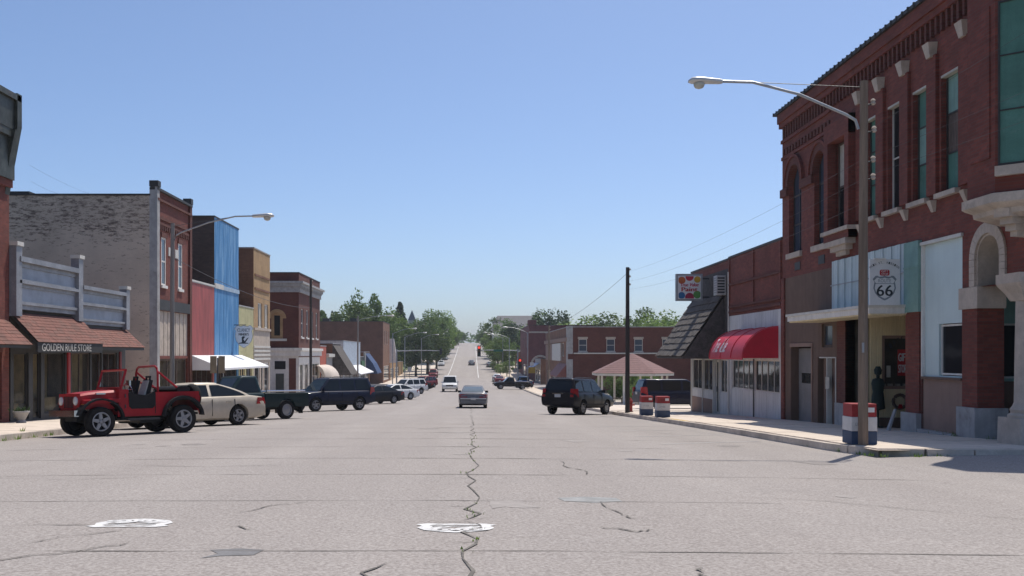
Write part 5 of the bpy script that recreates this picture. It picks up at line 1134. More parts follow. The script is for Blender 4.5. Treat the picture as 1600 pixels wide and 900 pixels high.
def bed(root, S):
    mat = bpy.data.objects[root.children[0].name].data.materials[0]; L2 = S['L']/2; W2 = S['W']/2; zb = S['zb'] + .08
    m = MB(); z1 = 1.08; x0, x1 = -L2, -.46
    o = loc(MB().rings([[V((x, yy, zz)) for yy, zz in ((-W2*.94, zb), (W2*.94, zb), (W2*.985, zb + .2), (W2*.985, z1 - .03), (W2*.95, z1), (-W2*.95, z1), (-W2*.985, z1 - .03), (-W2*.985, zb + .2))] for x in (x0, x0 + .04, x1)]), 'bed', mat, root)
    c1 = MB().lathe((S['axles'][1], 0, S['r']*1.02), [(S['r']*1.2, -2), (S['r']*1.2, 2)], 26, 'y').build('cutter', UNDER); c2 = MB().box(x0 + .06, x1 - .06, -W2*.9, W2*.9, zb + .25, 2).build('cutter', UNDER)
    bool_cut(o, [c1, c2])
    loc(MB().box(x0 + .05, x1, -W2*.68, W2*.68, zb - .1, zb + .24), 'underbody', UNDER, root)
    for s_ in (-1, 1):
        loc(MB().tube([(x0 + .15, s_*W2*.92, z1 + .07), (x1 - .1, s_*W2*.92, z1 + .07)], .04, 6), 'bed_rail', CHROME, root)
        loc(MB().box(x0 - .02, x0 + .03, min(s_*W2*.78, s_*W2*.96), max(s_*W2*.78, s_*W2*.96), .72, .98), 'taillight', LAMPR, root)
        loc(MB().box(x0 + .3, x0 + .33, min(s_*W2*.7, s_*W2*.97), max(s_*W2*.7, s_*W2*.97), .22, .48), 'mud_flap', PLAST, root)
def suv_extra(root, S):
    (b0, b1), (r0, r1), zb, zr_, wb, wt = S['cab']
    for s_ in (-1, 1): loc(MB().tube([(r0 + .3, s_*(wt - .05), zr_ + .0), (r0 + .35, s_*(wt - .05), zr_ + .05), (r1 - .4, s_*(wt - .05), zr_ + .05), (r1 - .3, s_*(wt - .05), zr_)], .018, 5), 'roof_rail', DSTEEL, root)
    for s_ in (-1, 1): loc(MB().box(-S['L']/2 + .9, S['L']/2 - 1.0, min(s_*(S['W']/2 - .02), s_*(S['W']/2 + .014)), max(s_*(S['W']/2 - .02), s_*(S['W']/2 + .014)), S['zb'] + .12, S['zb'] + .2), 'side_trim', PLAST, root)
    loc(MB().box(-S['L']/2 - .015, -S['L']/2 + .06, -.3, .3, 1.02, 1.06), 'tailgate_trim', CHROME, root)
def sedan_rear(root, S):
    L2 = S['L']/2
    loc(MB().box(-L2 - .06, -L2 + .05, -.80, .80, .585, .65), 'bumper_strip', M('pale_trim', (.6, .6, .58), .4), root)
CHAMP = paint('champagne_paint', (.58, .51, .41), .12, .32); DGREEN = paint('dark_green_paint', (.012, .03, .034)); NAVY = paint('navy_paint', (.013, .018, .04)); BLK = paint('black_paint', (.012, .012, .016)); WHT = paint('white_car_paint', (.74, .74, .73))
SILV = paint('silver_grey_paint', (.17, .17, .178), .3, .35); LSIL = paint('light_silver_paint', (.56, .58, .60), .4, .35); DRED = paint('dark_red_paint', (.17, .02, .025)); MBLUE = paint('mid_blue_paint', (.03, .11, .26)); GREY = paint('grey_paint', (.2, .21, .22), .4)
def behind(xw, yw, deg, back): a = radians(deg); return xw + cos(a)*back, yw + sin(a)*back
def park(px_wheel, Y, S, deg, side):
    """park so that the rear wheel on the given side stands at that spot of the road"""
    X = (px_wheel - 735)*Y/1600; a = radians(deg); f = V((cos(a), sin(a))); l = V((-f.y, f.x))
    c = V((X, Y)) - f*S['axles'][1] - l*side*(S['W']/2 - .12); return c.x, c.y
D1 = 225
car('champagne sedan with rounded tail parked next to the red jeep', 'car', 'sedan', dict(SEDAN, tailw=.25, tail=(.70, .22)), CHAMP, *park(371, 34.3, SEDAN, D1 + 2, 1), D1 + 2)
car('dark green pickup truck with chrome bed rails parked beyond the champagne sedan', 'pickup', 'pickup_truck', PICK, DGREEN, *park(447, 41.8, PICK, D1 + 3, 1), D1 + 3, spec=bed)
car('large navy sport utility vehicle parked on the left past the green pickup', 'suv', 'sport_utility_vehicle', BIGSUV, NAVY, *park(561, 60, BIGSUV, D1 - 3, 1), D1 - 3, spec=suv_extra)
car('black sedan parked on the left beyond the large navy vehicle', 'car', 'sedan', SEDAN, BLK, *park(615, 79, SEDAN, D1, 1), D1)
car('white coupe parked on the left next to the black sedan', 'car', 'coupe', SEDAN, WHT, *park(641, 93, SEDAN, D1 - 2, 1), D1 - 2)
car('white sport utility vehicle parked beyond the white coupe', 'suv', 'sport_utility_vehicle', SUV, WHT, *park(658, 119, SUV, D1, 1), D1, spec=suv_extra)
car('black car parked on the left just past the white sport utility vehicle', 'car', 'sedan', SEDAN, BLK, *park(667, 138, SEDAN, D1, 1), D1)
car('maroon van at the left kerb short of the far crossing', 'van', 'van', VAN, DRED, -7.0, 156, 240)
car('white full size van driving towards the camera', 'van', 'van', FULLVAN, WHT, -2.6, 131, 270)
car('silver grey sedan seen from behind in the middle of the road', 'car', 'sedan', dict(SEDAN, tailw=.46, tail=(.68, .2), hmat=PLAST, pm=0, glass=glass('sky_lit_car_glass', (.12, .15, .17), .05)), SILV, .17, 66.5, 90, spec=sedan_rear)  # pale glass colour stands in for the sky reflected in its windows
car('small grey car driving up the far hill in the middle lane', 'car', 'sedan', SEDAN, GREY, .35, 285, 90)
car('black sport utility vehicle with silver wheels angle parked on the right', 'suv', 'sport_utility_vehicle', SUV, BLK, *park(909, 50.5, SUV, 58, -1), 58, spec=suv_extra)
lotz = lambda x, y: G(y) + .036
car('dark navy minivan parked in the lot behind the two litter bins', 'van', 'minivan', VAN, NAVY, 12.4, 61.8, 8, zf=lotz)
car('black pickup truck nosing out into the road on the right before the crossing', 'pickup', 'pickup_truck', PICK, BLK, 5.9, 148, 186, spec=bed)
car('blue pickup truck behind the black one on the right', 'pickup', 'pickup_truck', PICK, MBLUE, 8.3, 158.5, 100, spec=bed, zf=lambda x, y: min(zroad(x, y), 99))
car('dark red sedan parked on the right beyond the crossing', 'car', 'sedan', SEDAN, DRED, 5.2, 184, 90)
car('light silver sedan parked ahead of the dark red one beyond the crossing', 'car', 'sedan', SEDAN, LSIL, 5.1, 196, 90)
car('dark grey car parked on the right part way up the far hill', 'car', 'sedan', SEDAN, GREY, 5.2, 275, 90)
car('white car parked on the left part way up the far hill', 'car', 'sedan', SEDAN, WHT, -8.0, 282, 270)
car('grey car parked on the left near the top of the far hill', 'car', 'sedan', SEDAN, GREY, -8.0, 318, 270)
car('dark maroon sport utility vehicle parked on the left at the foot of the hill', 'suv', 'sport_utility_vehicle', SUV, DRED, -7.8, 216, 270)

# ------------------------------------------------------------------ the red open jeep
def jeep(x, y, deg):
    J = thing('open_jeep', 'red open topped jeep with roll bar and black half doors', 'jeep'); RED = paint('jeep_red_paint', (.39, .022, .03), 0, .36)
    W = .74; r = .39; fa, ra = 1.16, -1.21; zs = .50
    def side(pts, y0, y1): return MB().prism([(px, y0, pz) for px, pz in pts], (0, y1 - y0, 0))
    arc_ = lambda cx, R, a0, a1, n=10: [(cx + R*cos(radians(a0 + (a1 - a0)*i/n)), .42 + R*sin(radians(a0 + (a1 - a0)*i/n))) for i in range(n + 1)]
    tub = [(-1.72, .62), (-1.74, 1.14), (-.42, 1.14), (-.40, .74), (.34, .74), (.36, 1.2), (.62, 1.22), (.66, zs)] + [(-.62, zs)] + arc_(ra, .56, 8, 172)[0:] + [(-1.72, .62)]
    tub = tub[:-1]
    for s_ in (-1, 1):
        loc(side(tub, s_*W, s_*(W - .04)), 'side_panel', RED, J)
        # fender, flare and half door
        fl = [(fa + .58*cos(radians(a)), .42 + .53*sin(radians(a))) for a in range(15, 181, 15)]; fo = [(fa + .64*cos(radians(a)), .42 + .58*sin(radians(a))) for a in range(180, 14, -15)]
        loc(side(fl + fo, s_*(W + .14), s_*(W - .22)), 'wheel_flare', PLAST, J)
        loc(MB().hexa([V((.60, s_*.48, .93)), V((1.58, s_*.48, .90)), V((1.62, s_*.78, .86)), V((.6, s_*.80, .88)), V((.60, s_*.48, 1.0)), V((1.56, s_*.48, .98)), V((1.58, s_*.78, .95)), V((.6, s_*.80, .98))]), 'fender', RED, J)
        gl = [(ra + .56*cos(radians(a)), .42 + .53*sin(radians(a))) for a in range(5, 176, 14)]; go = [(ra + .63*cos(radians(a)), .42 + .61*sin(radians(a))) for a in range(175, 4, -14)]
        loc(side(gl + go, s_*(W + .13), s_*(W - .05)), 'wheel_flare', PLAST, J)
        loc(side([(-.40, 1.18), (-.41, .80), (-.33, .70), (.28, .70), (.35, .78), (.37, 1.12), (.30, 1.16), (.18, 1.10), (-.1, 1.06), (-.28, 1.10)], s_*(W + .012), s_*(W - .05)), 'half_door', PLAST, J)
        loc(MB().box(-.5, .42, min(s_*(W - .02), s_*(W + .1)), max(s_*(W - .02), s_*(W + .1)), .40, .45), 'side_step', DSTEEL, J)
        for a in (fa, ra): wheel(J, a, s_*(W - .02), r, .26)
        loc(MB().lathe((1.66, s_*.44, .94), [(.115, 0), (.115, .025), (.09, .045), (.02, .055)], 16, 'x'), 'headlight', LAMPC, J, 40)
        loc(MB().box(1.55, 1.60, min(s_*.6, s_*.74), max(s_*.6, s_*.74), .78, .86), 'marker_lamp', LAMPO, J)
        loc(MB().box(-1.78, -1.73, min(s_*.6, s_*.73), max(s_*.6, s_*.73), .86, 1.02), 'taillight', LAMPR, J)
        m = MB().tube([(.50, s_*(W - .02), 1.32), (.44, s_*(W + .14), 1.36)], .012, 5); m.box(.40, .45, min(s_*(W + .05), s_*(W + .22)), max(s_*(W + .05), s_*(W + .22)), 1.32, 1.46); loc(m, 'mirror', CHROME, J)
        # seat
        sy = s_*.36
        loc(MB().rings([[V((-.22 + a, sy - .22, .78)), V((.22 + a, sy - .22, .80)), V((.22 + a, sy + .22, .80)), V((-.22 + a, sy + .22, .78))] for a in (0,)] + [[V((-.22, sy - .22, .94)), V((.24, sy - .22, .96)), V((.24, sy + .22, .96)), V((-.22, sy + .22, .94))]]), 'seat', PLAST, J)
        loc(MB().hexa([V((-.30, sy - .22, .9)), V((-.17, sy - .22, .9)), V((-.17, sy + .22, .9)), V((-.30, sy + .22, .9)), V((-.45, sy - .19, 1.46)), V((-.36, sy - .19, 1.48)), V((-.36, sy + .19, 1.48)), V((-.45, sy + .19, 1.46))]), 'seat_back', PLAST, J)
    loc(MB().box(-1.72, .64, -W + .04, W - .04, .50, .56), 'floor', UNDER, J); loc(MB().box(-1.74, -1.70, -W + .002, W - .002, .60, 1.14), 'tailgate', RED, J)
    loc(MB().box(.60, .64, -W + .04, W - .04, .56, 1.22), 'firewall', RED, J); loc(MB().box(-1.68, -.7, -W + .05, W - .05, .90, .93), 'rear_deck', PLAST, J)
    # hood, cowl, grille
    loc(MB().rings([[V((x_, yy, zz)) for yy, zz in ((-w_, .72), (w_, .72), (w_, zt - .07), (w_*.88, zt - .012), (0, zt + .012), (-w_*.88, zt - .012), (-w_, zt - .07))] for x_, w_, zt in ((.64, .62, 1.225), (1.0, .60, 1.20), (1.4, .585, 1.165), (1.62, .575, 1.13))]), 'hood', RED, J, 35)
    loc(MB().box(.36, .66, -W + .01, W - .01, 1.16, 1.225), 'cowl', RED, J)
    g = loc(MB().box(1.62, 1.66, -.60, .60, .66, 1.13), 'grille', RED, J)
    for i in range(7): loc(MB().box(1.655, 1.667, -.255 + .085*i - .025, -.255 + .085*i + .025, .76, 1.06), 'grille_slot', UNDER, g)
    loc(MB().box(1.74, 1.86, -.78, .78, .54, .70), 'bumper', CHROME, J); loc(MB().box(1.3, 1.75, -.4, .4, .5, .62), 'frame_rail', UNDER, J); loc(MB().box(-1.70, 1.6, -.36, .36, .40, .52), 'chassis', UNDER, J)
    loc(MB().tube([(fa, -.6, .38), (fa, .6, .38)], .05, 8), 'axle', UNDER, J); loc(MB().tube([(ra, -.6, .38), (ra, .6, .38)], .05, 8), 'axle', UNDER, J); loc(MB().lathe((ra, 0, .38), [(.02, -.14), (.14, -.06), (.14, .06), (.02, .14)], 10, 'y'), 'differential', UNDER, J)
    loc(MB().box(-.9, -.3, -.5, .1, .3, .45), 'transfer_case', DSTEEL, J)
    # windshield frame raked back
    P_ = lambda yy, t: V((.56 - .16*t, yy, 1.22 + .54*t))
    m = MB()
    for s_ in (-1, 1): m.tube([P_(s_*.69, 0), P_(s_*.69, .97), ], .032, 6)
    m.tube([P_(-.69, .97), P_(.69, .97)], .034, 6); m.tube([P_(-.69, .06), P_(.69, .06)], .045, 6); m.build('windshield_frame', RED, J, local=True)
    loc(MB().poly([P_(-.66, .1), P_(.66, .1), P_(.66, .94), P_(-.66, .94)]), 'windshield', CGLASS_S, J)
    # roll bar with rear braces
    ro = MB(); ro.tube([(-.55, -.62, .92), (-.55, -.62, 1.68), (-.55, -.56, 1.80), (-.55, -.46, 1.85), (-.55, .46, 1.85), (-.55, .56, 1.80), (-.55, .62, 1.68), (-.55, .62, .92)], .033, 8)
    for s_ in (-1, 1): ro.tube([(-.56, s_*.60, 1.70), (-1.30, s_*.62, 1.12)], .03, 8)
    ro.tube([(-.55, -.61, 1.45), (-.55, .5, 1.25)], .028, 6)
    loc(ro, 'roll_bar', RED, J, 40)
    sw = MB()
    ring = [V((.16 + .07*sin(2*pi*i/18), .36 + .19*cos(2*pi*i/18), 1.22 + .17*sin(2*pi*i/18))) for i in range(19)]; sw.tube(ring, .013, 6); sw.tube([(.16, .36, 1.22), (.5, .36, 1.08)], .02, 6); sw.tube([ring[0], ring[9]], .01, 5); loc(sw, 'steering_wheel', CHROME, J)
    # folded soft top and spare on the tail
    loc(MB().rings([[V((-1.30 - .22*cos(a), yy, 1.20 + .1*sin(a))) for a in [2*pi*k/10 for k in range(10)]] for yy in (-.66, -.3, .1, .66)]), 'folded_top', PLAST, J, 50)
    sp = MB().lathe((-1.86, .15, .98), [(.22, -.1), (.33, -.11), (.37, -.06), (.37, .06), (.33, .11), (.22, .1)], 24, 'x'); loc(sp, 'spare_tyre', TYRE, J, 40)
    loc(MB().box(.30, .36, -W + .04, W - .04, .98, 1.2), 'dashboard', PLAST, J)
    for s_ in (-1, 1):
        loc(MB().box(-.42, -.40, min(s_*(W - .01), s_*(W + .006)), max(s_*(W - .01), s_*(W + .006)), .56, 1.12), 'body_seam', UNDER, J); loc(MB().box(.44, .47, min(s_*(W), s_*(W + .02)), max(s_*(W), s_*(W + .02)), 1.0, 1.10), 'hinge', DSTEEL, J); loc(MB().box(.44, .47, min(s_*(W), s_*(W + .02)), max(s_*(W), s_*(W + .02)), .72, .82), 'hinge', DSTEEL, J)
        loc(MB().box(-1.62, -1.56, min(s_*(W), s_*(W + .012)), max(s_*(W), s_*(W + .012)), .92, .98), 'side_marker', LAMPR, J)
        loc(MB().tube([(-.40, s_*.36 - .1, 1.46), (-.41, s_*.36 - .1, 1.56), (-.41, s_*.36 + .1, 1.56), (-.40, s_*.36 + .1, 1.46)], .035, 6), 'headrest', PLAST, J)
    loc(MB().hexa([V((-.29, .17, 1.1)), V((-.155, .17, 1.0)), V((-.155, .55, 1.0)), V((-.29, .55, 1.1)), V((-.44, .2, 1.45)), V((-.33, .2, 1.46)), V((-.33, .52, 1.46)), V((-.44, .52, 1.45))]), 'seat_cover', CURT, J)
    loc(MB().tube([(.52, -.70, 1.22), (.5, -.72, 2.0)], .004, 4), 'antenna', DSTEEL, J)
    loc(MB().tube([(.74, -.3, 1.235), (.74, .3, 1.235)], .012, 5), 'wiper_bar', DSTEEL, J); loc(MB().box(.95, 1.2, .56, .63, 1.10, 1.14), 'hood_latch', CHROME, J)
    seat_on_road(J, x, y, deg)
a_ = radians(225); f_ = V((cos(a_), sin(a_))); l_ = V((-f_.y, f_.x)); c_ = V((-8.0, 28.4)) + f_*1.21 - l_*.72
jeep(c_.x, c_.y, 225)
# ================================================================== STREET FURNITURE
def litter_bin(x, y, s, label, z=None):
    z = G(y) + .03 if z is None else z; o = thing('litter_bin', label, 'litter bin', (x, y, z), 'red white and blue litter bins'); h = .27*s
    for z0, z1, k, m, n in ((.02, .30, 1.0, BINB, 'blue_band'), (.30, .60, 1.0, BINW, 'white_band'), (.60, .88, .96, BINR, 'red_lid')):
        MB().rings([[V((x + sx*h*k*q, y + sy*h*k*q, z + zz*s)) for sx, sy in ((-1, -1), (1, -1), (1, 1), (-1, 1))] for zz, q in ((z0, .965), (z0 + .01, 1.0), (z1 - .012, 1.0), (z1 - .001, .965))]).build(n, m, o)
    fl = MB().box(x - h*.5, x + h*.5, y - h*.97, y - h*.94, z + .68*s, z + .80*s).build('flap', M('bin_flap', (.22, .02, .022), .6), o)
    MB().box(x + h*.25, x + h*.8, y - h*.985, y - h*.965, z + .70*s, z + .80*s).build('sticker', SIGNW, o)
    text(o, 'lettering', 'LITTER', (x - h*.7, y - h*1.002, z + .42*s), (1, 0, 0), (0, 0, 1), h*1.0, .06*s, SIGNG, .003)
    return o
litter_bin(8.0, 21.05, .96, 'red white and blue litter bin behind the wooden lamp pole')
litter_bin(6.82 + .98, 41.6, .98, 'right hand one of two litter bins in front of the navy minivan'); litter_bin(7.78, 45.3, .98, 'left hand one of two litter bins in front of the navy minivan')
def lamp_pole(x, y, h, arm, label, wooden=True, dirx=1, group=None, z=None, rise=.9, lamp=1.0):
    z = G(y) if z is None else z; o = thing('street_lamp', label, 'street lamp', (x, y, z), group)
    r = .10 if wooden else .085
    MB().tube([(x, y, z - .3), (x, y, z + h*.5), (x + .02, y, z + h)], [r, r*.9, r*.78], 12).build('pole', (WOOD if x > 0 else M('grey_weathered_pole', (.26, .245, .23), .9, var=.25, stretch=(5, 5, .3))) if wooden else STEEL, o, smooth=40)
    d = dirx; ah = z + h - (.85 if x > 0 else .55) if wooden else z + h - .1
    path = [(x + d*.1, y - .02, ah - .12), (x + d*.16, y - .02, ah + .06), (x + d*.35, y, ah + .18), (x + d*arm*.45, y, ah + .18 + rise*.45), (x + d*arm*.78, y, ah + .18 + rise*.72), (x + d*arm, y, ah + .18 + rise*.74)]
    MB().tube(path, .03, 7).build('arm', STEEL, o, smooth=40)
    MB().tube([(x, y, z + h - .12), path[4]], .008, 4).build('stay_wire', DSTEEL, o)
    tx, tz = path[-1][0], path[-1][2]; k = lamp
    hd = MB().rings([[V((tx + d*s_*k, y + wy*k*cos(a), tz + off*k + hz*k*sin(a))) for a in [2*pi*i/12 for i in range(12)]] for s_, wy, hz, off in ((-.02, .05, .05, 0), (.05, .085, .06, 0), (.3, .12, .07, .015), (.5, .15, .085, .02), (.66, .13, .07, .02), (.74, .05, .03, .0))]).build('lamp_head', ALU, o, smooth=50)
    MB().lathe((tx + d*.5*k, y, tz - .045*k), [(.125*k, .0), (.12*k, -.05*k), (.09*k, -.10*k), (.02*k, -.125*k)], 14).build('lens', M('lamp_lens', (.55, .55, .5), .2), hd, smooth=50)
    return o
PX, PY = 7.9, 20.6
RP = lamp_pole(PX, PY, 7.36, 2.85, 'weathered wooden lamp pole with a long arm at the right corner', True, -1, lamp=.9)
o = RP
for z, dx in ((6.9, .2), (6.35, .22), (5.75, .2), (5.4, .2)):   # insulators
    MB().tube([(PX, PY, z + G(PY) - .02), (PX + dx, PY, z + G(PY))], .018, 5).build('pin', DSTEEL, o); MB().lathe((PX + dx, PY, z + G(PY) - .02), [(.03, 0), (.055, .03), (.04, .07), (.055, .09), (.02, .13)], 10).build('insulator', STONE, o)
MB().box(PX - .06, PX - .02, PY - .115, PY - .09, G(PY) + 1.9, G(PY) + 2.1).build('tag_plate', STEEL, o)
lamp_pole(-12.0, 41.2, 7.85, 3.25, 'wooden lamp pole on the left in front of the beige sided building', True, 1, lamp=1.15)
lamp_pole(-12.1, 110, 8.6, 3.2, 'lamp pole on the left before the pale blue front', True, 1, rise=.5)
lamp_pole(-12.0, 158, 8.3, 3.0, 'left lamp pole on the near side of the far crossing', False, 1)
lamp_pole(-11.6, 181, 8.3, 3.2, 'left lamp pole on the far side of the crossing', False, 1)
lamp_pole(-10.3, 215, 8.3, 3.0, 'first left lamp pole up the far hill', False, 1, 'lamps up the far hill'); lamp_pole(-10.3, 260, 8.3, 3.0, 'second left lamp pole up the far hill', False, 1, 'lamps up the far hill'); lamp_pole(-10.3, 305, 8.3, 3.0, 'third left lamp pole up the far hill', False, 1, 'lamps up the far hill')
lamp_pole(8.5, 152, 8.3, 3.0, 'right lamp pole on the near side of the far crossing', False, -1); lamp_pole(7.6, 200, 8.3, 3.0, 'first right lamp pole beyond the far crossing', False, -1, 'lamps up the far hill'); lamp_pole(7.6, 240, 8.3, 3.0, 'second right lamp pole beyond the far crossing', False, -1, 'lamps up the far hill'); lamp_pole(7.6, 285, 8.3, 3.0, 'third right lamp pole beyond the far crossing', False, -1, 'lamps up the far hill')
def util_pole(x, y, h, label, arm=True, m=WOODD, r=.12):
    z = G(y); o = thing('utility_pole', label, 'utility pole', (x, y, z))
    MB().tube([(x, y, z - .3), (x + .01, y, z + h)], [r, r*.75], 10).build('pole', m, o, smooth=40)
    if arm:
        MB().box(x - .9, x + .9, y - .06, y + .06, z + h - .45, z + h - .33).build('crossarm', m, o)
        for dx in (-.8, -.4, .4, .8): MB().lathe((x + dx, y, z + h - .33), [(.03, 0), (.05, .05), (.02, .12)], 8).build('insulator', STONE, o)
    else:
        for dz in (.15, .5, .9): MB().lathe((x + .13, y, z + h - dz), [(.03, 0), (.05, .05), (.02, .1)], 8).build('insulator', STONE, o)
    return o
util_pole(6.95 + .9, 51.2, 7.3, 'dark utility pole on the right beside the gazebo lot', False)
util_pole(-12.4, 79.5, 9.6, 'dark utility pole on the left at the side street corner', False); util_pole(9.2, 120, 8.0, 'grey utility pole on the right at the corner of the long brick building', False, WOOD); util_pole(-24, 150, 11, 'utility pole behind the low shops on the left', True)
util_pole(3.6 + 6, 430, 12, 'left one of two utility poles near the crest of the hill', True); util_pole(12.6, 445, 12, 'right one of two utility poles near the crest of the hill', True)
# traffic signals
def signal_head(root, x, y, z, face=-1, lit=True):
    b = MB().box(x - .27, x + .27, y, y + .22, z - .82, z + .82).build('signal_head', M('signal_black', (.02, .02, .02), .6), root)
    for i, (dz, m) in enumerate(((.54, emit('signal_red_lit', (1, .07, .04), .95) if lit else LAMPR), (0, M('signal_amber_off', (.10, .06, .01), .4)), (-.54, M('signal_green_off', (.01, .06, .03), .4)))):
        MB().lathe((x, y - .012, z + dz), [(.19, 0), (.17, -.02), (.02, -.03)], 14, 'y').build('lens', m, b); MB().lathe((x, y - .02, z + dz), [(.22, .02), (.23, -.2), (.215, -.2), (.2, .02)], 12, 'y').build('visor', M('signal_black', (.02, .02, .02), .6), b)
def mast(x, y, xe, h, label, heads):
    z = G(y); o = thing('traffic_signal', label, 'traffic signal', (x, y, z))
    MB().tube([(x, y, z - .2), (x, y, z + h + .3)], [.13, .1], 10).build('pole', STEEL, o, smooth=40)
    MB().tube([(x, y, z + h), ((x + xe)/2, y, z + h + .1), (xe, y, z + h + .05)], [.09, .07, .05], 8).build('mast_arm', STEEL, o, smooth=40)
    for hx, hz in heads: signal_head(o, hx, y - .2, z + hz)
    return o
o = mast(7.4, 160, .9, 5.65, 'right traffic signal mast with red light over the road', [(1.35, 5.6), (7.75, 3.6)])
MB().box(3.6, 5.1, 159.8, 159.84, G(160) + 5.5, G(160) + 5.85).build('street_name_plate', M('sign_green_plate', (.03, .16, .10), .5), o)
o = mast(-11.6, 161, -4.6, 5.6, 'left traffic signal mast reaching over the road', []); MB().box(-4.85, -4.45, 160.8, 161.0, G(161) + 5.0, G(161) + 6.1).build('signal_head', M('signal_black', (.02, .02, .02), .6), o)
# small signs
def post_sign(x, y, w, h, z0, m, label, n=1, posts=1, cat='sign', gap=.08):
    z = G(y) + .03; o = thing('street_sign', label, cat, (x, y, z)); MB().box(x - .03, x + .03, y + .02, y + .07, z - .2, z + z0 + h*.9).build('post', DSTEEL, o)
    for i in range(n):
        a = x - w/2 + i*(w + gap)/n; MB().box(a, a + (w - gap*(n - 1))/n, y, y + .02, z + z0, z + z0 + h).build('plate', m, o)
    return o
post_sign(-12.35, 50, .72, .84, 1.95, M('sign_back_brown', (.22, .18, .12), .6), 'pair of brown sign backs on a post before the white awning', 2)
post_sign(9.0, 150, 1.0, .9, 2.2, M('sign_amber', (.42, .28, .04), .6), 'amber sign board on a post on the right before the crossing')
post_sign(9.3, 155, .6, .5, 3.3, SIGNW, 'small white sign above the amber board on the right'); post_sign(-11.0, 185, .7, .9, 2.0, STEEL, 'grey sign on a post on the left beyond the crossing')
# hydrant
hx, hy = 8.2, 52.5; hz = G(hy) + .03; o = thing('fire_hydrant', 'small red fire hydrant beside the utility pole', 'fire hydrant', (hx, hy, hz)); hr = M('hydrant_red', (.32, .03, .02), .55)
MB().lathe((hx, hy, hz), [(.15, 0), (.15, .04), (.11, .05), (.11, .5), (.14, .52), (.14, .56), (.11, .6), (.06, .7), (.03, .75)], 14).build('barrel', hr, o, smooth=40)
MB().lathe((hx, hy, hz + .38), [(.05, -.22), (.05, .22)], 10, 'x').build('outlet', hr, o); MB().lathe((hx, hy, hz + .34), [(.07, -.2), (.07, 0)], 10, 'y').build('outlet', hr, o)
# planters and shop oddments
def planter(x, y, label, g=None):
    z = G(y) + .03; o = thing('planter', label, 'planter', (x, y, z)); MB().lathe((x, y, z), [(.15, 0), (.17, .03), (.12, .1), (.24, .34), (.27, .36), (.27, .4), (.22, .4)], 14).build('pot', STONED, o, smooth=40)
    m = MB()
    for _ in range(70):
        a = rnd.uniform(0, 2*pi); b = V((x + rnd.gauss(0, .09), y + rnd.gauss(0, .09), z + .38)); d = V((cos(a), sin(a), rnd.uniform(.5, 2))).normalized()*rnd.uniform(.1, .26); s_ = V((-sin(a), cos(a), 0))*.025; m.poly([b, b + d*.5 + s_, b + d, b + d*.5 - s_])
    m.build('foliage', LEAFD, o, fix=False)
planter(-15.0, 34.2, 'stone planter on the pavement at the far left below the awnings')
o = thing('mannequin', 'dark green dressed shop dummy standing outside the gift shop', 'mannequin', (12.0, 30.2, G(30.2))); z = G(30.2) + .03
MB().lathe((12.02, 30.2, z), [(.16, 0), (.16, .03), (.03, .05), (.03, .5), (.2, .55), (.17, .9), (.15, 1.05), (.19, 1.3), (.15, 1.42), (.05, 1.46), (.05, 1.54), (.10, 1.58), (.11, 1.7), (.06, 1.8)], 16).build('body', M('dark_green_cloth', (.012, .03, .027), .85), o, smooth=40)
o = thing('wall_ornament', 'round wreath ornament on the cream wall below the gift shop window', 'ornament', (12.75, 30.5, -.3)); m = MB(); m.tube([(12.8 + .2*cos(2*pi*i/16), 30.52, -.22 + .2*sin(2*pi*i/16)) for i in range(17)], .05, 7); tag(o); m.build('wreath', M('wreath_brown', (.13, .09, .07), .9), o, smooth=40)
MB().poly([(12.72, 30.47, -.42), (12.86, 30.47, -.42), (12.84, 30.46, -.3), (12.74, 30.46, -.3)]).build('ribbon', SIGNR, o, fix=False)
o = thing('leaning_board', 'pale board leaning against the pier beside the blue shop', 'board', (11.4, 27.6, G(27.6))); MB().hexa([V((11.30, 27.7, G(27.7) + .03)), V((11.36, 27.7, G(27.7) + .03)), V((11.36, 27.85, G(27.7) + .03)), V((11.30, 27.85, G(27.7) + .03)), V((11.50, 27.7, -.3)), V((11.54, 27.7, -.3)), V((11.54, 27.82, -.3)), V((11.50, 27.82, -.3))]).build('board', STONED, o)
# overhead wires
def wire(a, b, sag, label, r=.006):
    r = min(r, .003 if max(a[1], b[1]) < 60 else .012)
    a = V(a); b = V(b); n = 16; p = []
    for i in range(n + 1): t = i/n; q = a.lerp(b, t); q.z -= sag*4*t*(1 - t); p.append(q)
    return tag(MB().tube(p, r, 4).build('overhead_wire', DSTEEL), label, 'wire', 'overhead wires')
zp = G(PY)
wire((PX + .22, PY, zp + 6.45), (10.6, 12.4, zp + 8.3), .05, 'top wire running right from the wooden lamp pole across the brick front'); wire((PX + .2, PY, zp + 5.85), (10.8, 11.6, zp + 6.9), .05, 'second wire running right from the wooden lamp pole'); wire((PX + .2, PY, zp + 5.5), (10.8, 11.6, zp + 6.2), .05, 'lowest wire running right from the wooden lamp pole')
pu = (7.95, 51.2, G(51.2) + 7.1)
wire((PX + .2, PY, zp + 5.9), pu, .25, 'upper wire from the lamp pole to the dark utility pole on the right', .009); wire((PX + .2, PY, zp + 5.5), (7.95, 51.2, G(51.2) + 6.6), .3, 'middle wire from the lamp pole to the dark utility pole on the right', .009); wire((PX + .2, PY, zp + 5.0), (7.95, 51.2, G(51.2) + 6.2), .3, 'lower wire from the lamp pole to the dark utility pole on the right', .009)
wire(pu, (9.3, 120, G(120) + 7.9), .5, 'wire from the dark utility pole to the grey one by the long brick building', .02)
wire((-15.5, 36, 7.84), (-18.6, 50.9, 9.06), .1, 'upper wire above the tin parapet at the far left', .012); wire((-15.45, 36, 7.27), (-20.0, 50.9, 9.08), .1, 'lower wire above the tin parapet at the far left', .012)
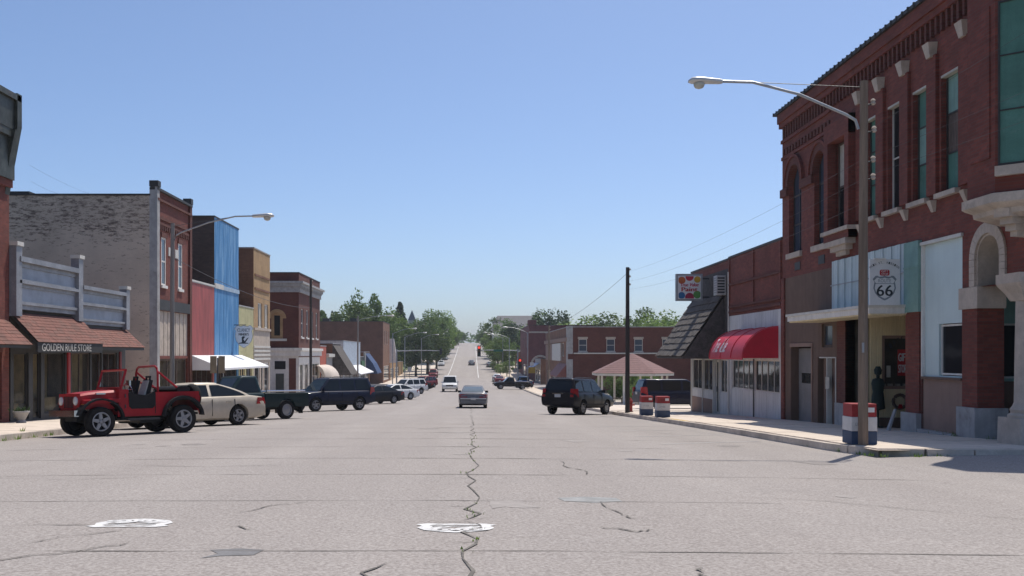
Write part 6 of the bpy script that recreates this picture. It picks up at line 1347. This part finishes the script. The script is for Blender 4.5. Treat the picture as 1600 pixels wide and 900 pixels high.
wire((-12.4, 79.5, G(79.5) + 9.2), (-24, 150, G(150) + 10.7), .6, 'wire from the left corner utility pole to the pole behind the shops', .025); wire((-12, 41.2, G(41.2) + 6.5), (-12.4, 79.5, G(79.5) + 7.4), .5, 'wire along the left pavement in front of the blue building', .012)
wire((-11.8, 161, G(161) + 8.0), (9.4, 158, G(158) + 7.6), .5, 'wire crossing the road above the far traffic signals', .025)

# ================================================================== TREES
def crown_mesh(name, seed, mat, kind, n=5200):
    r = random.Random(seed); mb = MB()
    if kind == 'broad':
        blobs = []
        for i in range(34):
            while True:
                p = V((r.uniform(-1, 1), r.uniform(-1, 1), r.uniform(-1, 1)))
                if .25 < p.length < .95: break
            blobs.append((V((p.x*.42, p.y*.42, .62 + p.z*.34)), r.uniform(.07, .17)))
        for i in range(n):
            c, R_ = r.choice(blobs); d = V((r.gauss(0, 1), r.gauss(0, 1), r.gauss(0, 1))).normalized(); p = c + d*R_*r.uniform(.55, 1.08)*V((1, 1, .8)).length/1.62
            leaf(mb, r, p, r.uniform(.009, .026), d)
    elif kind == 'tall':
        for i in range(n):
            t = r.random()**.8; z = .18 + .82*t; w = .24*(sin(pi*min(1, (t*.85 + .15)))**.7)*(1 - .35*t) + .02; a = r.uniform(0, 2*pi); k = 1 + .35*sin(9*z + 2*a) + .2*sin(23*z + a*3); rr = w*k*r.uniform(.5, 1)**.5
            leaf(mb, r, V((rr*cos(a), rr*sin(a), z)), r.uniform(.014, .03), V((cos(a), sin(a), .4)))
    else:
        for i in range(n):
            t = r.random(); z = .1 + .9*t; lay = (t*11) % 1; w = .25*(1 - t)**.85*(1.05 - .5*lay) + .01; a = r.uniform(0, 2*pi); rr = w*r.uniform(.3, 1)**.5*(1 + .25*sin(a*5 + int(t*11)*2))
            leaf(mb, r, V((rr*cos(a), rr*sin(a), z - rr*.35)), r.uniform(.012, .024), V((cos(a), sin(a), .1)))
    me = bpy.data.meshes.new(name); me.from_pydata(mb.v, [], mb.f); me.materials.append(mat); return me
def leaf(mb, r, p, s, d):
    a = V((r.gauss(0, 1), r.gauss(0, 1), r.gauss(0, .6))).normalized(); b = a.cross(d + V((r.gauss(0, .6), r.gauss(0, .6), r.gauss(0, .6)))).normalized()
    mb.poly([p - a*s, p + b*s*.7, p + a*s, p - b*s*.7])
CR = {'broad': [crown_mesh('crown', s_, LEAF, 'broad') for s_ in (1, 2, 3)], 'bright': [crown_mesh('crown', s_, LEAFY, 'broad') for s_ in (7, 8)], 'dark': [crown_mesh('crown', s_, LEAFD, 'broad') for s_ in (11, 12)], 'tall': [crown_mesh('crown', 21, LEAF, 'tall', 2000)], 'conifer': [crown_mesh('crown', 31, LEAFD, 'conifer', 2400)]}
tm = MB(); tm.tube([(0, 0, -.04), (.004, 0, .15), (0, .004, .32), (.01, 0, .55), (0, 0, .8)], [.034, .026, .022, .014, .004], 8)
for i in range(7):
    a = i*2.4; z = .26 + .05*i; tm.tube([(0, 0, z), (.12*cos(a), .12*sin(a), z + .1), (.27*cos(a), .27*sin(a), z + .17)], [.013, .009, .003], 5)
TRUNK = bpy.data.meshes.new('trunk'); TRUNK.from_pydata(tm.v, [], tm.f); TRUNK.materials.append(BARK)
def tree(kind, x, y, h, label, w=1.0, group=None, z=None):
    z = G(y) - .3 if z is None else z; o = thing('tree', label, 'tree', (x, y, z), group); o.rotation_euler = (0, 0, rnd.uniform(0, 6.28)); o.scale = (h*w, h*w, h)
    for nm, me in (('trunk', TRUNK), ('crown', rnd.choice(CR[kind]))):
        c = bpy.data.objects.new(nm, me); C.objects.link(c); c.parent = o
    return o
def T_(kind, px, Y, ptop, label, w=1.0, group=None, base=None):
    X = (px - 735)*Y/1600; z = G(Y) - .3 if base is None else base; return tree(kind, X, Y, zr(ptop, Y) - z, label, w, group, z)
gl = 'trees on the left behind the far crossing'; gr_ = 'trees on the right hand side of the hill'
T_('broad', 567, 225, 453, 'tall narrow tree rising above the others behind the far brick building', .62, gl)
T_('broad', 548, 220, 476, 'broad tree left of the tall narrow tree', 1.0, gl); T_('broad', 590, 228, 478, 'broad tree right of the tall narrow tree', 1.0, gl); T_('conifer', 625, 260, 472, 'dark pointed conifer to the left of the church steeple', 1.15, gl)
T_('bright', 610, 240, 492, 'light green tree below the dark conifer', 1.1, gl); T_('broad', 516, 215, 487, 'tree just right of the white corniced building', .7, gl); T_('conifer', 519, 240, 486, 'thin conifer tip right of the white corniced building', .6, gl); T_('tall', 503, 220, 486, 'small tree top against the white corniced building', .8, gl)
lb = 'leafy green street tree crowding the left side of the far hill'; LT = []; RT = []; BT = []
for i, (px, Y, pt, w, kd) in enumerate(((640, 250, 512, 1.2, 'dark'), (655, 300, 502, 1.0, 'broad'), (668, 235, 500, 1.0, 'broad'), (672, 290, 488, .9, 'broad'), (685, 300, 487, .9, 'broad'), (693, 330, 490, .9, 'bright'), (700, 370, 503, 1.0, 'broad'), (708, 410, 510, 1.1, 'broad'), (716, 450, 515, 1.1, 'broad'), (722, 500, 520, 1.2, 'dark'), (650, 222, 520, 1.0, 'dark'), (630, 330, 498, 1.3, 'broad'), (682, 262, 515, .9, 'dark'), (600, 300, 484, 1.3, 'broad'), (570, 290, 480, 1.3, 'broad'), (540, 285, 490, 1.3, 'broad'))):
    LT.append((Y, T_(kd, px, Y, pt, lb, w, 'street trees on the left of the far hill')))
lb = 'leafy green street tree crowding the right side of the far hill'
for i, (px, Y, pt, w, kd) in enumerate(((772, 330, 498, 1.0, 'broad'), (760, 400, 508, 1.0, 'broad'), (788, 300, 500, .9, 'broad'), (752, 450, 518, 1.1, 'broad'), (778, 262, 527, 1.0, 'bright'), (770, 290, 530, 1.0, 'bright'), (790, 250, 528, .9, 'broad'), (748, 520, 522, 1.2, 'dark'), (800, 285, 505, .9, 'dark'), (765, 345, 520, 1.0, 'bright'))):
    RT.append((Y, T_(kd, px, Y, pt, lb, w, 'street trees on the right of the far hill')))
T_('dark', 857, 250, 484, 'dark spreading tree above the tan front right of the crossing', 1.0, gr_); T_('conifer', 884, 260, 491, 'small pointed tree above the long brick building', .8, gr_); T_('broad', 845, 265, 490, 'tree left of the dark spreading tree on the right', .9, gr_)
lb = 'light green tree showing over the roof of the long brick building'
for px, pt, w in ((905, 500, 1.4), (925, 498, 1.2), (948, 494, 1.1), (970, 500, 1.2), (1000, 484, .9), (1020, 497, 1.1), (1040, 492, 1.0), (1060, 496, 1.0), (1085, 498, 1.2), (1115, 495, 1.2)): BT.append((px, T_('bright' if rnd.random() < .6 else 'broad', px, 205 + rnd.uniform(-10, 20), pt, lb, w, 'trees over the long brick building')))
ORD = 'nearest second third fourth fifth sixth seventh eighth ninth tenth eleventh twelfth thirteenth fourteenth fifteenth farthest'.split()
for lst, fm in ((LT, 'leafy green street tree on the left of the far hill, %s from the crossing'), (RT, 'leafy green street tree on the right of the far hill, %s from the crossing'), (BT, 'green tree over the long brick building roof, %s counting from the left')):
    for i, (_, o) in enumerate(sorted(lst, key=lambda q: q[0])): o['label'] = fm % (ORD[i] if lst is not BT or i else 'first')
for i, (px, Y, h, lb) in enumerate(((958, 95, 2.7, 'dense green shrub seen through the left half of the gazebo'), (1008, 92, 2.6, 'light green shrub seen through the right half of the gazebo'), (988, 98, 2.6, 'dark shrub behind the middle of the gazebo'))):
    o = T_('bright' if i == 1 else 'broad', px, Y, zpy if False else 590 - 0, lb, 1.5); o.name = 'shrub'; o['category'] = 'shrub'; o.location.z -= .9; o.scale = (3.8, 3.8, 3.6)
for i, (px, Y, h, lb) in enumerate(((782, 228, 3.0, 'small bright street tree on the right pavement past the crossing'), (792, 222, 3.6, 'slender street tree on the right pavement past the crossing'), (772, 250, 2.6, 'round bush on the right pavement up the hill'))):
    X = (px - 735)*Y/1600; tree('bright', X, Y, h, lb, 1.0)
# far woods beyond the crest: one mass that nobody could count
r_ = random.Random(5); mb = MB()
for i in range(9000):
    x = r_.uniform(-500, 500); y = 800 + r_.uniform(0, 160); top = 17 + 3.5*sin(x*.02) + 3*sin(x*.057 + 1) + r_.gauss(0, 1.3); z = -6 + (top + 4)*r_.random()**.6
    leaf(mb, r_, V((x, y, z)), r_.uniform(1.0, 2.2), V((0, -1, .5)))
o = mb.build('far_woods', LEAF, fix=False); tag(o, 'distant belt of green woods on the horizon beyond the hill crest', 'woods', kind='stuff')
# thin summer haze: one closed box of air round the whole place
hm_, ht, hN, hL, hb = nt('haze_air')
hN.remove(hb); vol = hN.new('ShaderNodeVolumePrincipled'); vol.inputs['Color'].default_value = (.86, .91, 1, 1); vol.inputs['Density'].default_value = .00024; vol.inputs['Anisotropy'].default_value = .2
hL.new(vol.outputs[0], hN['Material Output'].inputs['Volume'])
hz_ = MB().box(-920, 920, -75, 5050, -46, 36).build('haze', hm_); tag(hz_, kind='stuff')
tag(hz_, 'thin pale summer haze that fades the far hill', 'haze')
